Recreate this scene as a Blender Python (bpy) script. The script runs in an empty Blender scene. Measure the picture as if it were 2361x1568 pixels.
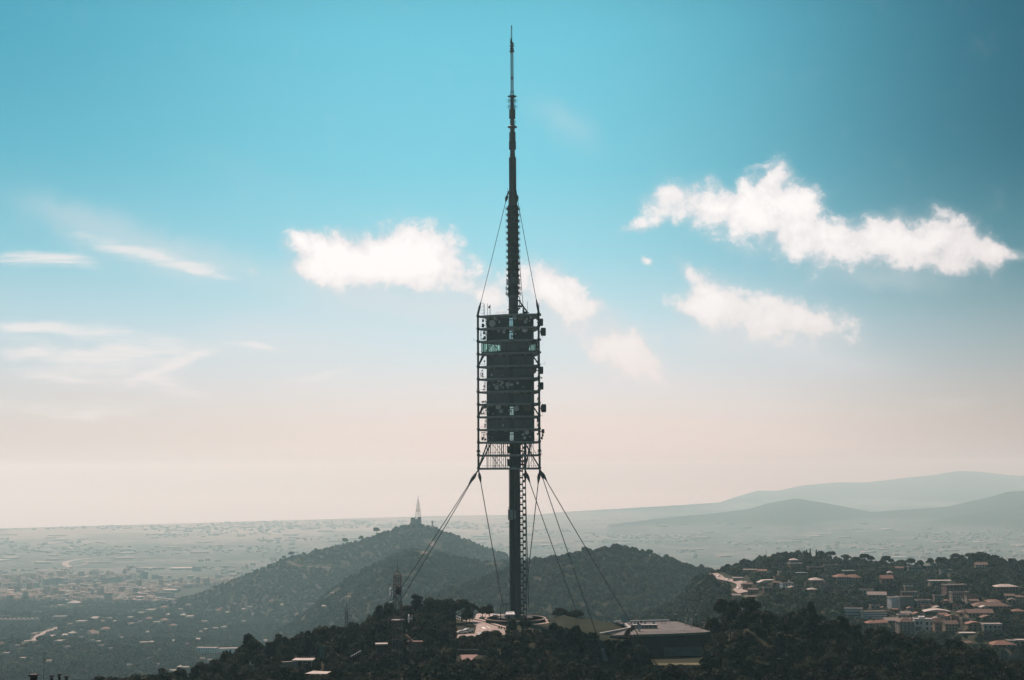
import bpy, math, random
import numpy as np
from mathutils import Vector, Matrix, Euler
random.seed(7); RNG = np.random.default_rng(11)
PI = math.pi; R = math.radians
sc = bpy.context.scene; COL = sc.collection

# ---------------------------------------------------------------- camera
LENS = 50.0; W0, H0 = 2361.0, 1568.0; FP = LENS/36*W0
PITCH = R(5.27); ROLL = R(0.34); CZ = 530.0
cd = bpy.data.cameras.new('camera'); cam = bpy.data.objects.new('camera', cd); COL.objects.link(cam)
cd.lens = LENS; cd.sensor_width = 36; cd.clip_start = 1; cd.clip_end = 90000
fwd = Vector((0, math.cos(PITCH), math.sin(PITCH)))
q = fwd.to_track_quat('-Z', 'Y')
CM = q.to_matrix() @ Matrix.Rotation(-ROLL, 3, 'Z')
cam.matrix_world = Matrix.Translation((0, 0, CZ)) @ CM.to_4x4()
sc.camera = cam
CMI = CM.inverted()
def ray(x, y):
    return CM @ Vector(((x-W0/2)/FP, -(y-H0/2)/FP, -1))
def at(x, y, Y):
    d = ray(x, y); d = d*(Y/d.y)
    return Vector((d.x, Y, d.z+CZ))
def proj(p):
    v = CMI @ (Vector(p)-Vector((0, 0, CZ)))
    return (v.x/-v.z*FP+W0/2, -v.y/-v.z*FP+H0/2)
CMn = np.array(CMI)
def projn(P):
    v = (P-np.array([0, 0, CZ])) @ CMn.T
    return v[:, 0]/-v[:, 2]*FP+W0/2, -v[:, 1]/-v[:, 2]*FP+H0/2
def ux(x, y=1400):
    d = ray(x, y); return d.x/d.y

# ---------------------------------------------------------------- light
sc.view_settings.view_transform = 'Standard'; sc.view_settings.look = 'None'
sc.view_settings.gamma = 1; sc.view_settings.exposure = 0.69
sc.render.engine = 'CYCLES'
cy = sc.cycles; cy.max_bounces = 6; cy.diffuse_bounces = 2; cy.glossy_bounces = 2; cy.transparent_max_bounces = 8
cy.transmission_bounces = 4; cy.volume_bounces = 1; cy.use_denoising = True; cy.sample_clamp_indirect = 4
SUN_EL, SUN_AZ = 47.0, -20.0          # azimuth measured from the view axis, negative = left
sd = bpy.data.lights.new('sun', 'SUN'); sun = bpy.data.objects.new('sun', sd); COL.objects.link(sun)
sd.energy = 3.35; sd.angle = R(0.5); sd.color = (1.0, 0.78, 0.67)
sdir = Vector((math.sin(R(SUN_AZ))*math.cos(R(SUN_EL)), math.cos(R(SUN_AZ))*math.cos(R(SUN_EL)), math.sin(R(SUN_EL))))
sun.rotation_euler = sdir.to_track_quat('Z', 'Y').to_euler(); sun.location = (0, 0, 900)

class NT:
    def __init__(s, nt): s.nt = nt
    def n(s, t, **kw):
        nd = s.nt.nodes.new(t)
        for k, v in kw.items():
            if k == 'ins':
                for i, w in v.items():
                    if isinstance(w, bpy.types.NodeSocket): s.nt.links.new(w, nd.inputs[i])
                    else: nd.inputs[i].default_value = w
            else: setattr(nd, k, v)
        return nd
    def m(s, op, a, b=None, c=None, clamp=False):
        nd = s.nt.nodes.new('ShaderNodeMath'); nd.operation = op; nd.use_clamp = clamp
        for i, w in enumerate((a, b, c)):
            if w is None: continue
            if isinstance(w, bpy.types.NodeSocket): s.nt.links.new(w, nd.inputs[i])
            else: nd.inputs[i].default_value = w
        return nd.outputs[0]
    def ss(s, v, a, b):
        nd = s.nt.nodes.new('ShaderNodeMapRange'); nd.interpolation_type = 'SMOOTHSTEP'; nd.clamp = True
        s.nt.links.new(v, nd.inputs[0]); nd.inputs[1].default_value = a; nd.inputs[2].default_value = b
        return nd.outputs[0]
    def mix(s, f, a, b, mode='MIX'):
        nd = s.nt.nodes.new('ShaderNodeMix'); nd.data_type = 'RGBA'; nd.blend_type = mode
        for i, w in ((0, f), (6, a), (7, b)):
            if isinstance(w, bpy.types.NodeSocket): s.nt.links.new(w, nd.inputs[i])
            else: nd.inputs[i].default_value = (w if i == 0 else (w[0], w[1], w[2], 1))
        return nd.outputs[2]
    def ramp(s, v, stops, interp='LINEAR'):
        nd = s.nt.nodes.new('ShaderNodeValToRGB'); nd.color_ramp.interpolation = interp
        s.nt.links.new(v, nd.inputs[0]); e = nd.color_ramp.elements
        while len(e) < len(stops): e.new(0.5)
        for el, (p, c) in zip(e, stops): el.position = p; el.color = (c[0], c[1], c[2], 1)
        return nd.outputs[0]
    def noise(s, vec, scale, detail=4, rough=0.55, dist=0):
        nd = s.n('ShaderNodeTexNoise', ins={'Scale': scale, 'Detail': detail, 'Roughness': rough, 'Distortion': dist})
        if vec is not None: s.nt.links.new(vec, nd.inputs['Vector'])
        return nd

def build_world():
    w = bpy.data.worlds.new('World'); sc.world = w; w.use_nodes = True
    w.node_tree.nodes.clear(); t = NT(w.node_tree)
    out = t.n('ShaderNodeOutputWorld'); bg = t.n('ShaderNodeBackground'); w.node_tree.links.new(bg.outputs[0], out.inputs[0])
    tc = t.n('ShaderNodeTexCoord'); sep = t.n('ShaderNodeSeparateXYZ'); w.node_tree.links.new(tc.outputs['Generated'], sep.inputs[0])
    x, y, z = sep.outputs[0], sep.outputs[1], sep.outputs[2]
    sky = t.n('ShaderNodeTexSky'); sky.sky_type = 'NISHITA'; sky.sun_disc = False
    sky.sun_elevation = R(SUN_EL); sky.sun_rotation = R(SUN_AZ); sky.altitude = 500; sky.dust_density = 3
    # clear-sky colour by height, with the milky air low down
    base = t.ramp(t.m('MAXIMUM', z, 0), SKYRAMP)
    az = t.m('ARCTAN2', x, y)
    # deep blue side of the sky, away from the sun, and the slightly deeper far left
    fr = t.m('MULTIPLY', t.ss(az, 0.0, 0.42), t.ss(z, 0.0, 0.24))
    base = t.mix(fr, base, t.mix(1.0, base, (0.04, 0.26, 0.33), 'MULTIPLY'))
    fr2 = t.ss(az, 0.16, 0.40)
    base = t.mix(fr2, base, t.mix(1.0, base, (0.77, 0.73, 0.70), 'MULTIPLY'))
    fl = t.m('MULTIPLY', t.ss(az, -0.08, -0.42), t.ss(z, 0.10, 0.30))
    base = t.mix(fl, base, t.mix(1.0, base, (0.38, 0.72, 0.78), 'MULTIPLY'))
    fe = t.ss(t.m('ABSOLUTE', t.m('SUBTRACT', az, 0.01)), 0.03, 0.40)
    base = t.mix(fe, t.mix(1.0, base, (1.05, 1.04, 1.03), 'MULTIPLY'), t.mix(1.0, base, (0.86, 0.88, 0.89), 'MULTIPLY'))
    front = t.ss(y, -0.2, 0.6)
    base = t.mix(front, t.mix(1.0, base, (0.70, 0.60, 0.60), 'MULTIPLY'), base)
    base = t.mix(0.10, base, t.mix(1.0, sky.outputs[0], (0.03, 0.055, 0.065), 'MULTIPLY'))
    # clouds: density by direction
    yy = t.m('MAXIMUM', y, 0.05)
    u = t.m('DIVIDE', x, yy); v = t.m('DIVIDE', z, yy)
    cmb = t.n('ShaderNodeCombineXYZ', ins={0: u, 1: v}).outputs[0]
    def warp(vec, scale, amt, detail=3):
        nz = t.noise(vec, scale, detail, 0.6)
        off = t.n('ShaderNodeVectorMath', operation='SUBTRACT', ins={0: nz.outputs['Color'], 1: (0.5, 0.5, 0.5)})
        sca = t.n('ShaderNodeVectorMath', operation='SCALE', ins={0: off.outputs[0], 'Scale': amt})
        return t.n('ShaderNodeVectorMath', operation='ADD', ins={0: vec, 1: sca.outputs[0]}).outputs[0]
    wv = warp(warp(cmb, 14, 0.030, 3), 60, 0.012, 5)
    def field(lst, vec):
        acc = None
        for (px, py, rx, ry, ang, wt) in lst:
            d = ray(px, py); cu, cv = d.x/d.y, d.z/d.y
            mp = t.n('ShaderNodeMapping', vector_type='TEXTURE', ins={0: vec, 1: (cu, cv, 0), 2: (0, 0, R(-ang)), 3: (rx/FP, ry/FP, 1)})
            ln = t.n('ShaderNodeVectorMath', operation='DOT_PRODUCT', ins={0: mp.outputs[0], 1: mp.outputs[0]}).outputs['Value']
            f = t.m('MULTIPLY', t.m('POWER', 2.718, t.m('MULTIPLY', ln, -1.1)), wt)
            acc = f if acc is None else t.m('ADD', acc, f)
        return acc
    fbm = t.noise(cmb, 34, 8, 0.62, 0.25).outputs[0]
    fine = t.noise(cmb, 110, 6, 0.65, 0.4).outputs[0]
    nz = t.m('ADD', t.m('MULTIPLY', t.m('SUBTRACT', fbm, 0.5), 2.3), t.m('MULTIPLY', t.m('SUBTRACT', fine, 0.5), 1.0))
    f1 = field(CUMULUS, wv)
    dens = t.m('ADD', f1, t.m('MULTIPLY', nz, t.ss(f1, 0.0, 0.30)))
    a1 = t.ss(dens, 0.16, 1.0)
    a1 = t.m('MAXIMUM', a1, t.m('MULTIPLY', t.ss(t.m('ADD', f1, t.m('MULTIPLY', t.m('SUBTRACT', fbm, 0.5), 0.8)), 0.02, 1.1), 0.75))
    a1 = t.m('MULTIPLY', a1, t.m('ADD', 0.78, t.m('MULTIPLY', t.ss(z, 0.05, 0.15), 0.18)))
    # thin soft veil under and round the clouds
    veil = t.m('MULTIPLY', t.ss(field(VEIL, wv), 0.08, 1.1), 0.75)
    # cirrus, stretched along its streaks
    mpc = t.n('ShaderNodeMapping', ins={0: cmb, 2: (0, 0, R(7)), 3: (9, 60, 1)})
    st = t.noise(mpc.outputs[0], 1.6, 6, 0.6, 0.6).outputs[0]
    f2 = field(CIRRUS, warp(cmb, 9, 0.03, 3))
    a2 = t.m('MULTIPLY', t.ss(t.m('MULTIPLY', f2, t.m('ADD', t.m('MULTIPLY', t.m('SUBTRACT', st, 0.42), 3.2), 0.55)), 0.08, 1.0), 0.78)
    on = t.m('GREATER_THAN', y, 0.06)
    lum = t.ramp(t.m('ADD', t.m('MULTIPLY', fbm, 0.6), t.m('MULTIPLY', dens, 0.35)), [(0.36, (0.58, 0.63, 0.68)), (0.62, (0.85, 0.82, 0.82)), (0.86, (0.99, 0.96, 0.94))])
    lum = t.mix(t.ss(z, 0.16, 0.03), lum, (0.84, 0.76, 0.72))
    lum = t.mix(fr2, lum, t.mix(1.0, lum, (0.90, 0.88, 0.88), 'MULTIPLY'))
    c = t.mix(t.m('MULTIPLY', veil, on), base, (0.70, 0.71, 0.73))
    c = t.mix(t.m('MULTIPLY', a2, on), c, (0.84, 0.80, 0.79))
    c = t.mix(t.m('MULTIPLY', a1, on), c, lum)
    w.node_tree.links.new(c, bg.inputs[0]); bg.inputs[1].default_value = 0.65
    w.cycles.sampling_method = 'MANUAL'; w.cycles.sample_map_resolution = 512

SKYRAMP = [(0.0, (0.62, 0.50, 0.44)), (0.014, (0.80, 0.68, 0.63)), (0.032, (0.81, 0.70, 0.65)), (0.058, (0.76, 0.73, 0.73)), (0.095, (0.60, 0.74, 0.80)),
           (0.15, (0.33, 0.66, 0.76)), (0.21, (0.19, 0.59, 0.72)), (0.30, (0.135, 0.53, 0.67)), (0.38, (0.07, 0.34, 0.44)), (1.0, (0.03, 0.12, 0.20))]
# x, y, half width, half height in picture units of the photo used to find the direction, tilt (deg, clockwise), weight
CUMULUS = [(870, 612, 150, 52, 4, .6), (1780, 530, 110, 60, 30, .5), (700, 560, 55, 24, 25, .9), (760, 585, 75, 46, 20, 1), (850, 602, 120, 66, 0, 1.1), (935, 568, 84, 58, -10, 1.1), (990, 595, 56, 66, 30, .9),
           (725, 630, 66, 24, 30, .85), (1060, 648, 80, 40, 18, .72), (1150, 676, 80, 42, 18, .66), (1250, 648, 76, 54, 30, .95), (1310, 695, 85, 50, 30, .95), (1365, 705, 40, 22, 10, .35),
           (1480, 512, 46, 16, -28, .8), (1530, 455, 52, 38, -10, .85), (1610, 465, 80, 50, 15, 1), (1700, 495, 75, 48, 20, 1), (1765, 460, 52, 52, 40, 1), (1790, 400, 36, 44, 45, 1),
           (1745, 380, 30, 12, -20, .6), (1840, 480, 60, 60, 40, .95), (1850, 560, 85, 52, 40, .9), (1950, 565, 90, 58, 0, 1), (2060, 555, 75, 56, 0, 1), (2160, 540, 80, 60, 0, 1),
           (2235, 555, 80, 42, 30, .95), (2320, 580, 55, 20, 10, .75), (2150, 600, 80, 26, 0, .5),
           (1600, 618, 46, 20, 38, .8), (1650, 665, 66, 42, 38, .95), (1600, 698, 62, 28, 10, .85), (1705, 730, 115, 58, 15, 1), (1810, 738, 95, 50, 18, 1), (1890, 752, 90, 44, 15, .9),
           (1410, 800, 50, 40, 20, 1.2), (1455, 828, 80, 52, 32, 1.3), (1493, 593, 15, 14, 0, .75), (592, 620, 16, 12, 0, .6), (300, 880, 55, 10, 0, .4)]
VEIL = [(850, 690, 220, 60, 10, .6), (1150, 730, 200, 70, 15, .7), (1350, 760, 120, 60, 20, .6), (1650, 780, 180, 50, 10, .55), (1900, 830, 220, 60, 8, .6), (2050, 640, 220, 44, 0, .5),
        (1700, 560, 120, 40, 20, .35), (1450, 880, 120, 50, 0, .6), (1000, 620, 60, 40, 0, .5), (1300, 290, 130, 60, 30, .42), (430, 590, 260, 70, 8, .6), (160, 490, 190, 60, 18, .5), (640, 800, 340, 90, 0, .6), (560, 400, 260, 70, 12, .22)]
CIRRUS = [(70, 590, 120, 16, 8, 1), (150, 606, 70, 14, 8, .8), (250, 570, 120, 16, 10, .7), (400, 610, 140, 18, 8, .9), (490, 640, 70, 9, 8, 1), (60, 745, 120, 12, 4, .7), (200, 770, 220, 22, 3, .7),
          (300, 815, 210, 22, 0, 1), (110, 805, 130, 16, 0, .8), (420, 830, 90, 14, -18, .9), (600, 795, 60, 9, 8, .9), (200, 860, 240, 22, 3, .7), (400, 890, 110, 18, 20, .7), (740, 860, 110, 14, -10, .5),
          (150, 930, 260, 30, 0, .6), (2200, 920, 120, 20, 0, .35)]
build_world()

# ---------------------------------------------------------------- helpers
def mat(name, col, rough=0.8, metal=0.0, var=0.25, scale=0.4, col2=None, spec=0.3, bump=0.0, objrand=0.0, streak=None, coords='Object', trans=0.0):
    m = bpy.data.materials.new(name); m.use_nodes = True; t = NT(m.node_tree); nt = m.node_tree
    b = nt.nodes['Principled BSDF']; b.inputs['Roughness'].default_value = rough; b.inputs['Metallic'].default_value = metal
    b.inputs['Specular IOR Level'].default_value = spec
    tc = t.n('ShaderNodeTexCoord'); vec = tc.outputs['Object']
    if coords == 'World': vec = t.n('ShaderNodeNewGeometry').outputs['Position']
    if streak: vec = t.n('ShaderNodeMapping', ins={0: vec, 3: streak}).outputs[0]
    nz = t.noise(vec, scale, 5, 0.6).outputs[0]
    c2 = col2 if col2 else tuple(c*(1-var) for c in col); c1 = col if col2 else tuple(min(1, c*(1+var)) for c in col)
    c = t.mix(t.ss(nz, 0.3, 0.7), c2, c1)
    if objrand:
        oi = t.n('ShaderNodeObjectInfo').outputs['Random']
        hs = t.n('ShaderNodeHueSaturation', ins={0: t.m('ADD', 0.5-0.02*objrand, t.m('MULTIPLY', oi, 0.05*objrand)), 1: 1.0, 2: t.m('ADD', 1-objrand*0.4, t.m('MULTIPLY', oi, 0.8*objrand)), 4: c})
        c = hs.outputs[0]
    nt.links.new(c, b.inputs['Base Color'])
    if bump:
        bp = t.n('ShaderNodeBump', ins={'Strength': bump, 'Distance': 0.3, 'Height': nz}); nt.links.new(bp.outputs[0], b.inputs['Normal'])
    if trans:
        tr = t.n('ShaderNodeBsdfTranslucent', ins={0: c}); mx = t.n('ShaderNodeMixShader', ins={0: trans, 1: b.outputs[0], 2: tr.outputs[0]})
        nt.links.new(mx.outputs[0], nt.nodes['Material Output'].inputs[0])
    return m

M = {}
def mk(*a, **k): M[a[0]] = mat(*a, **k)
mk('concrete', (0.065, 0.068, 0.067), .9, var=.22, scale=.25, streak=(1, 1, .15))
mk('steel', (0.030, 0.042, 0.046), .5, metal=.25, var=.2)
mk('deck_steel', (0.19, 0.24, 0.245), .55, metal=.2, var=.2)
mk('panel', (0.075, 0.095, 0.10), .5, metal=.2, var=.3, scale=.5, streak=(3, 3, .3))
mk('panel_dark', (0.024, 0.032, 0.036), .6, var=.3, scale=.6)
mk('cable', (0.015, 0.014, 0.014), .6, var=.1)
mk('tray', (0.03, 0.03, 0.03), .8, var=.3, scale=1.2)
mk('radome', (0.05, 0.062, 0.064), .6, var=.15)
mk('mast_lower', (0.022, 0.03, 0.032), .7, var=.3, scale=.8)
mk('dish', (0.36, 0.42, 0.42), .6, var=.12, objrand=.6)
mk('frosted', (0.20, 0.23, 0.23), .5, var=.3, scale=2)
mk('track', (0.15, 0.115, 0.095), .95, var=.2)
mk('dish_dark', (0.11, 0.098, 0.088), .7, var=.12)
mk('white_dish', (0.65, 0.63, 0.6), .5, var=.08)
mk('mast_red', (0.06, 0.028, 0.026), .6, var=.3)
mk('mast_white', (0.075, 0.062, 0.06), .6, var=.2)
mk('pylon_steel', (0.03, 0.028, 0.028), .6, var=.2)
mk('asphalt', (0.30, 0.235, 0.205), .85, var=.12, scale=.25)
mk('paving', (0.42, 0.33, 0.29), .85, var=.12, scale=.5)
mk('red_paving', (0.22, 0.14, 0.12), .9, var=.2, scale=.6)
mk('marking', (0.78, 0.74, 0.70), .7, var=.08)
mk('white', (0.60, 0.60, 0.60), .7, var=.06, scale=.3)
mk('cream', (0.32, 0.27, 0.23), .85, var=.12)
mk('beige', (0.30, 0.23, 0.19), .85, var=.12)
mk('ochre', (0.27, 0.18, 0.12), .85, var=.12)
mk('brick', (0.17, 0.10, 0.085), .9, var=.2)
mk('grey_wall', (0.19, 0.18, 0.18), .85, var=.12)
mk('dark_wall', (0.022, 0.024, 0.027), .8, var=.2)
mk('tiles', (0.21, 0.11, 0.08), .85, var=.25, scale=1.2)
mk('brown_tiles', (0.15, 0.095, 0.075), .85, var=.25, scale=1.2)
mk('flat_roof', (0.26, 0.21, 0.19), .85, var=.15)
mk('pale_roof', (0.44, 0.38, 0.35), .8, var=.12)
mk('grey_roof', (0.12, 0.108, 0.105), .9, var=.3, scale=.25)
mk('green_roof', (0.14, 0.17, 0.15), .8, var=.15)
mk('window', (0.02, 0.025, 0.03), .2, var=.1, spec=.6)
mk('trunk', (0.055, 0.042, 0.034), .95, var=.3, scale=2)
mk('car_white', (0.75, 0.75, 0.75), .25, var=.02, spec=.6)
mk('car_dark', (0.03, 0.03, 0.035), .25, var=.1, spec=.6)
mk('tyre', (0.015, 0.015, 0.015), .8, var=.1)
mk('sign_green', (0.05, 0.12, 0.11), .6, var=.1)
mk('rail', (0.45, 0.42, 0.40), .5, var=.1)
mk('fence_dark', (0.04, 0.04, 0.04), .7, var=.1)
LEAF = dict(rough=.75, var=.55, objrand=.95, spec=.1, trans=.14)
mk('leaf_pine', (0.020, 0.026, 0.013), scale=.9, **LEAF)
mk('leaf_oak', (0.022, 0.025, 0.012), scale=.7, **LEAF)
mk('leaf_dark', (0.013, 0.018, 0.011), scale=.9, **LEAF)
mk('leaf_olive', (0.050, 0.050, 0.026), scale=.8, **LEAF)

def refl_glass():
    m = mat('pane', (0.50, 0.82, 0.82), .15, metal=1.0, var=.1); M['pane'] = m
refl_glass()
def see_glass():
    m = bpy.data.materials.new('deck_glass'); m.use_nodes = True; t = NT(m.node_tree); nt = m.node_tree; nt.nodes.clear()
    o = t.n('ShaderNodeOutputMaterial'); tr = t.n('ShaderNodeBsdfTransparent', ins={0: (0.66, 0.86, 0.78, 1)})
    gl = t.n('ShaderNodeBsdfGlossy', ins={0: (0.7, 0.8, 0.8, 1), 1: 0.05})
    mx = t.n('ShaderNodeMixShader', ins={0: 0.04, 1: tr.outputs[0], 2: gl.outputs[0]}); nt.links.new(mx.outputs[0], o.inputs[0]); M['deck_glass'] = m
see_glass()

class MB:
    def __init__(s): s.v = []; s.f = []; s.mi = []; s.cur = 0
    def add(s, vs, fs):
        o = len(s.v); s.v += [tuple(p) for p in vs]; s.f += [tuple(i+o for i in f) for f in fs]; s.mi += [s.cur]*len(fs); return s
    def box(s, c, size, rz=0.0):
        cx, cy_, cz = c; a, b, h = size[0]/2, size[1]/2, size[2]/2; co, si = math.cos(rz), math.sin(rz)
        vs = []
        for z in (-h, h):
            for x, y in ((-a, -b), (a, -b), (a, b), (-a, b)): vs.append((cx+x*co-y*si, cy_+x*si+y*co, cz+z))
        return s.add(vs, [(3, 2, 1, 0), (4, 5, 6, 7), (0, 1, 5, 4), (1, 2, 6, 5), (2, 3, 7, 6), (3, 0, 4, 7)])
    def tube(s, p0, p1, r0, r1=None, n=6):
        p0, p1 = Vector(p0), Vector(p1); r1 = r0 if r1 is None else r1
        d = (p1-p0).normalized(); a = d.orthogonal().normalized(); b = d.cross(a); vs = []
        for p, r in ((p0, r0), (p1, r1)):
            for k in range(n):
                t = 2*PI*k/n; vs.append(p+a*(r*math.cos(t))+b*(r*math.sin(t)))
        fs = [(k, (k+1) % n, n+(k+1) % n, n+k) for k in range(n)]+[tuple(range(n-1, -1, -1)), tuple(range(n, 2*n))]
        return s.add(vs, fs)
    def path(s, pts, r, n=5):
        for a, b in zip(pts, pts[1:]): s.tube(a, b, r, r, n)
        return s
    def lathe(s, prof, n=20, cx=0, cy_=0):
        vs = []; fs = []; m = len(prof)
        for r, z in prof:
            for k in range(n):
                t = 2*PI*k/n; vs.append((cx+r*math.cos(t), cy_+r*math.sin(t), z))
        for j in range(m-1):
            for k in range(n): fs.append((j*n+k, j*n+(k+1) % n, (j+1)*n+(k+1) % n, (j+1)*n+k))
        fs.append(tuple(range(n-1, -1, -1))); fs.append(tuple((m-1)*n+k for k in range(n)))
        return s.add(vs, fs)
    def prism(s, pts, z0, z1, cap=True):
        n = len(pts); vs = [(x, y, z0) for x, y in pts]+[(x, y, z1) for x, y in pts]
        fs = [(k, (k+1) % n, n+(k+1) % n, n+k) for k in range(n)]
        if cap: fs += [tuple(range(n-1, -1, -1)), tuple(range(n, 2*n))]
        return s.add(vs, fs)
    def mesh(s, name, mats, smooth=False):
        me = bpy.data.meshes.new(name); me.from_pydata(s.v, [], s.f)
        for m in (mats if isinstance(mats, (list, tuple)) else [mats]): me.materials.append(m)
        if any(s.mi): me.polygons.foreach_set('material_index', s.mi)
        if smooth: me.polygons.foreach_set('use_smooth', [True]*len(me.polygons))
        me.update(); return me
    def build(s, name, mats, parent=None, smooth=False, loc=(0, 0, 0), rz=0):
        o = bpy.data.objects.new(name, s.mesh(name, mats, smooth)); COL.objects.link(o); o.parent = parent
        o.location = loc; o.rotation_euler = (0, 0, rz); return o
def npmesh(name, V, F, mats, smooth=False):
    me = bpy.data.meshes.new(name); nf, k = F.shape
    me.vertices.add(len(V)); me.vertices.foreach_set('co', V.astype(np.float32).ravel())
    me.loops.add(nf*k); me.loops.foreach_set('vertex_index', F.astype(np.int32).ravel())
    me.polygons.add(nf); me.polygons.foreach_set('loop_start', np.arange(0, nf*k, k, dtype=np.int32))
    for m in (mats if isinstance(mats, (list, tuple)) else [mats]): me.materials.append(m)
    if smooth: me.polygons.foreach_set('use_smooth', np.ones(nf, dtype=bool))
    me.update(calc_edges=True); return me
def tag(o, label=None, cat=None, group=None, kind=None):
    for k, v in (('label', label), ('category', cat), ('group', group), ('kind', kind)):
        if v: o[k] = v
    return o
def empty(name, loc, rz=0, label=None, cat=None, group=None):
    o = bpy.data.objects.new(name, None); COL.objects.link(o); o.location = loc; o.rotation_euler = (0, 0, rz)
    return tag(o, label, cat, group)
def inst(name, me, parent, loc=(0, 0, 0), rz=0, scale=(1, 1, 1)):
    o = bpy.data.objects.new(name, me); COL.objects.link(o); o.parent = parent; o.location = loc; o.rotation_euler = (0, 0, rz); o.scale = scale; return o
def copy_tree(o, parent=None):
    c = o.copy(); COL.objects.link(c); c.parent = parent
    for ch in list(o.children): copy_tree(ch, c)
    return c

# ---------------------------------------------------------------- terrain
def hash2(ix, iy, s):
    n = (ix.astype(np.int64)*374761393+iy.astype(np.int64)*668265263+s*1442695041) & 0x7fffffff
    n = ((n ^ (n >> 13))*1274126177) & 0x7fffffff
    return ((n ^ (n >> 16)) & 0xffff)/65535.0
def vnoise(x, y, s=0):
    ix, iy = np.floor(x), np.floor(y); fx, fy = x-ix, y-iy; fx = fx*fx*(3-2*fx); fy = fy*fy*(3-2*fy)
    a = hash2(ix, iy, s); b = hash2(ix+1, iy, s); c = hash2(ix, iy+1, s); d = hash2(ix+1, iy+1, s)
    return (a*(1-fx)+b*fx)*(1-fy)+(c*(1-fx)+d*fx)*fy-0.5
def fbm(x, y, s=0, o=4):
    r = 0; a = 1.0
    for k in range(o): r = r+a*vnoise(x*2**k, y*2**k, s+k*17); a *= 0.5
    return r
def sstep(a, b, x):
    t = np.clip((x-a)/(b-a), 0, 1); return t*t*(3-2*t)
CREST = [(-600, 1660, 480), (0, 1625, 480), (200, 1608, 500), (330, 1598, 520), (440, 1585, 540), (520, 1562, 560), (580, 1535, 580), (680, 1508, 600), (760, 1490, 620), (850, 1470, 640),
         (960, 1438, 660), (1040, 1430, 665), (1100, 1420, 668), (1150, 1414, 670), (1250, 1413, 670), (1300, 1418, 667), (1430, 1440, 662), (1500, 1442, 662), (1600, 1446, 655), (1640, 1440, 610),
         (1720, 1444, 580), (1820, 1458, 575), (1930, 1470, 570), (2000, 1492, 570), (2100, 1512, 570), (2200, 1532, 570), (2361, 1560, 580), (2900, 1640, 600)]
cU = np.array([ux(a, b) for a, b, c in CREST]); cZ = np.array([at(a, b, c).z for a, b, c in CREST]); cY = np.array([c for a, b, c in CREST], float)
UA, UB = ux(1040), ux(1665)
PADS = []      # u0,u1,Y0,Y1,z,blend(m)
def pad(x0, x1, Y0, Y1, z, bl=8): PADS.append((ux(x0), ux(x1), Y0, Y1, z, bl))
pad(1052, 1262, 594, 670, 462.0, 8)
pad(1478, 1648, 545, 622, 452.0, 5)
pad(1055, 1125, 545, 573, 459.6, 5)
pad(660, 730, 548, 566, 454.6, 5)
def h_near(u, Y):
    zc = np.interp(u, cU, cZ); yc = np.interp(u, cU, cY); zf = np.minimum(451.0, zc-1)
    zf = zf-(1-sstep(ux(300), ux(700), u))*3
    mid = sstep(UA-.02, UA, u)*(1-sstep(UB-.01, UB, u))
    ye = yc*(1-mid)+np.minimum(yc, 592)*mid
    z = zf+(zc-zf)*sstep(535, ye, Y)
    z = np.where(Y > yc, zc-(Y-yc)*0.42, z)
    z = z+fbm(u*Y/60, Y/60, 3)*2.2*(1-mid*sstep(560, 590, Y))
    for (a, b, c, d, zz, bl) in PADS:
        ub = bl/600; k = sstep(a-ub, a, u)*(1-sstep(b, b+ub, u))*sstep(c-bl, c, Y)*(1-sstep(d, d+bl, Y)); z = z*(1-k)+zz*k
    return z
def ridge(pts, Yr, sf, sb, can, side=0.35):
    if isinstance(Yr, (list, tuple)): Yr = np.interp([a for a, b in pts], [a for a, b in Yr], [b for a, b in Yr])
    Yl = np.broadcast_to(Yr, (len(pts),)); U = np.array([ux(a, b) for a, b in pts]); Z = np.array([at(a, b, y_).z-can for (a, b), y_ in zip(pts, Yl)])
    return (U, Z, Yr, sf, sb, side)
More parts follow.
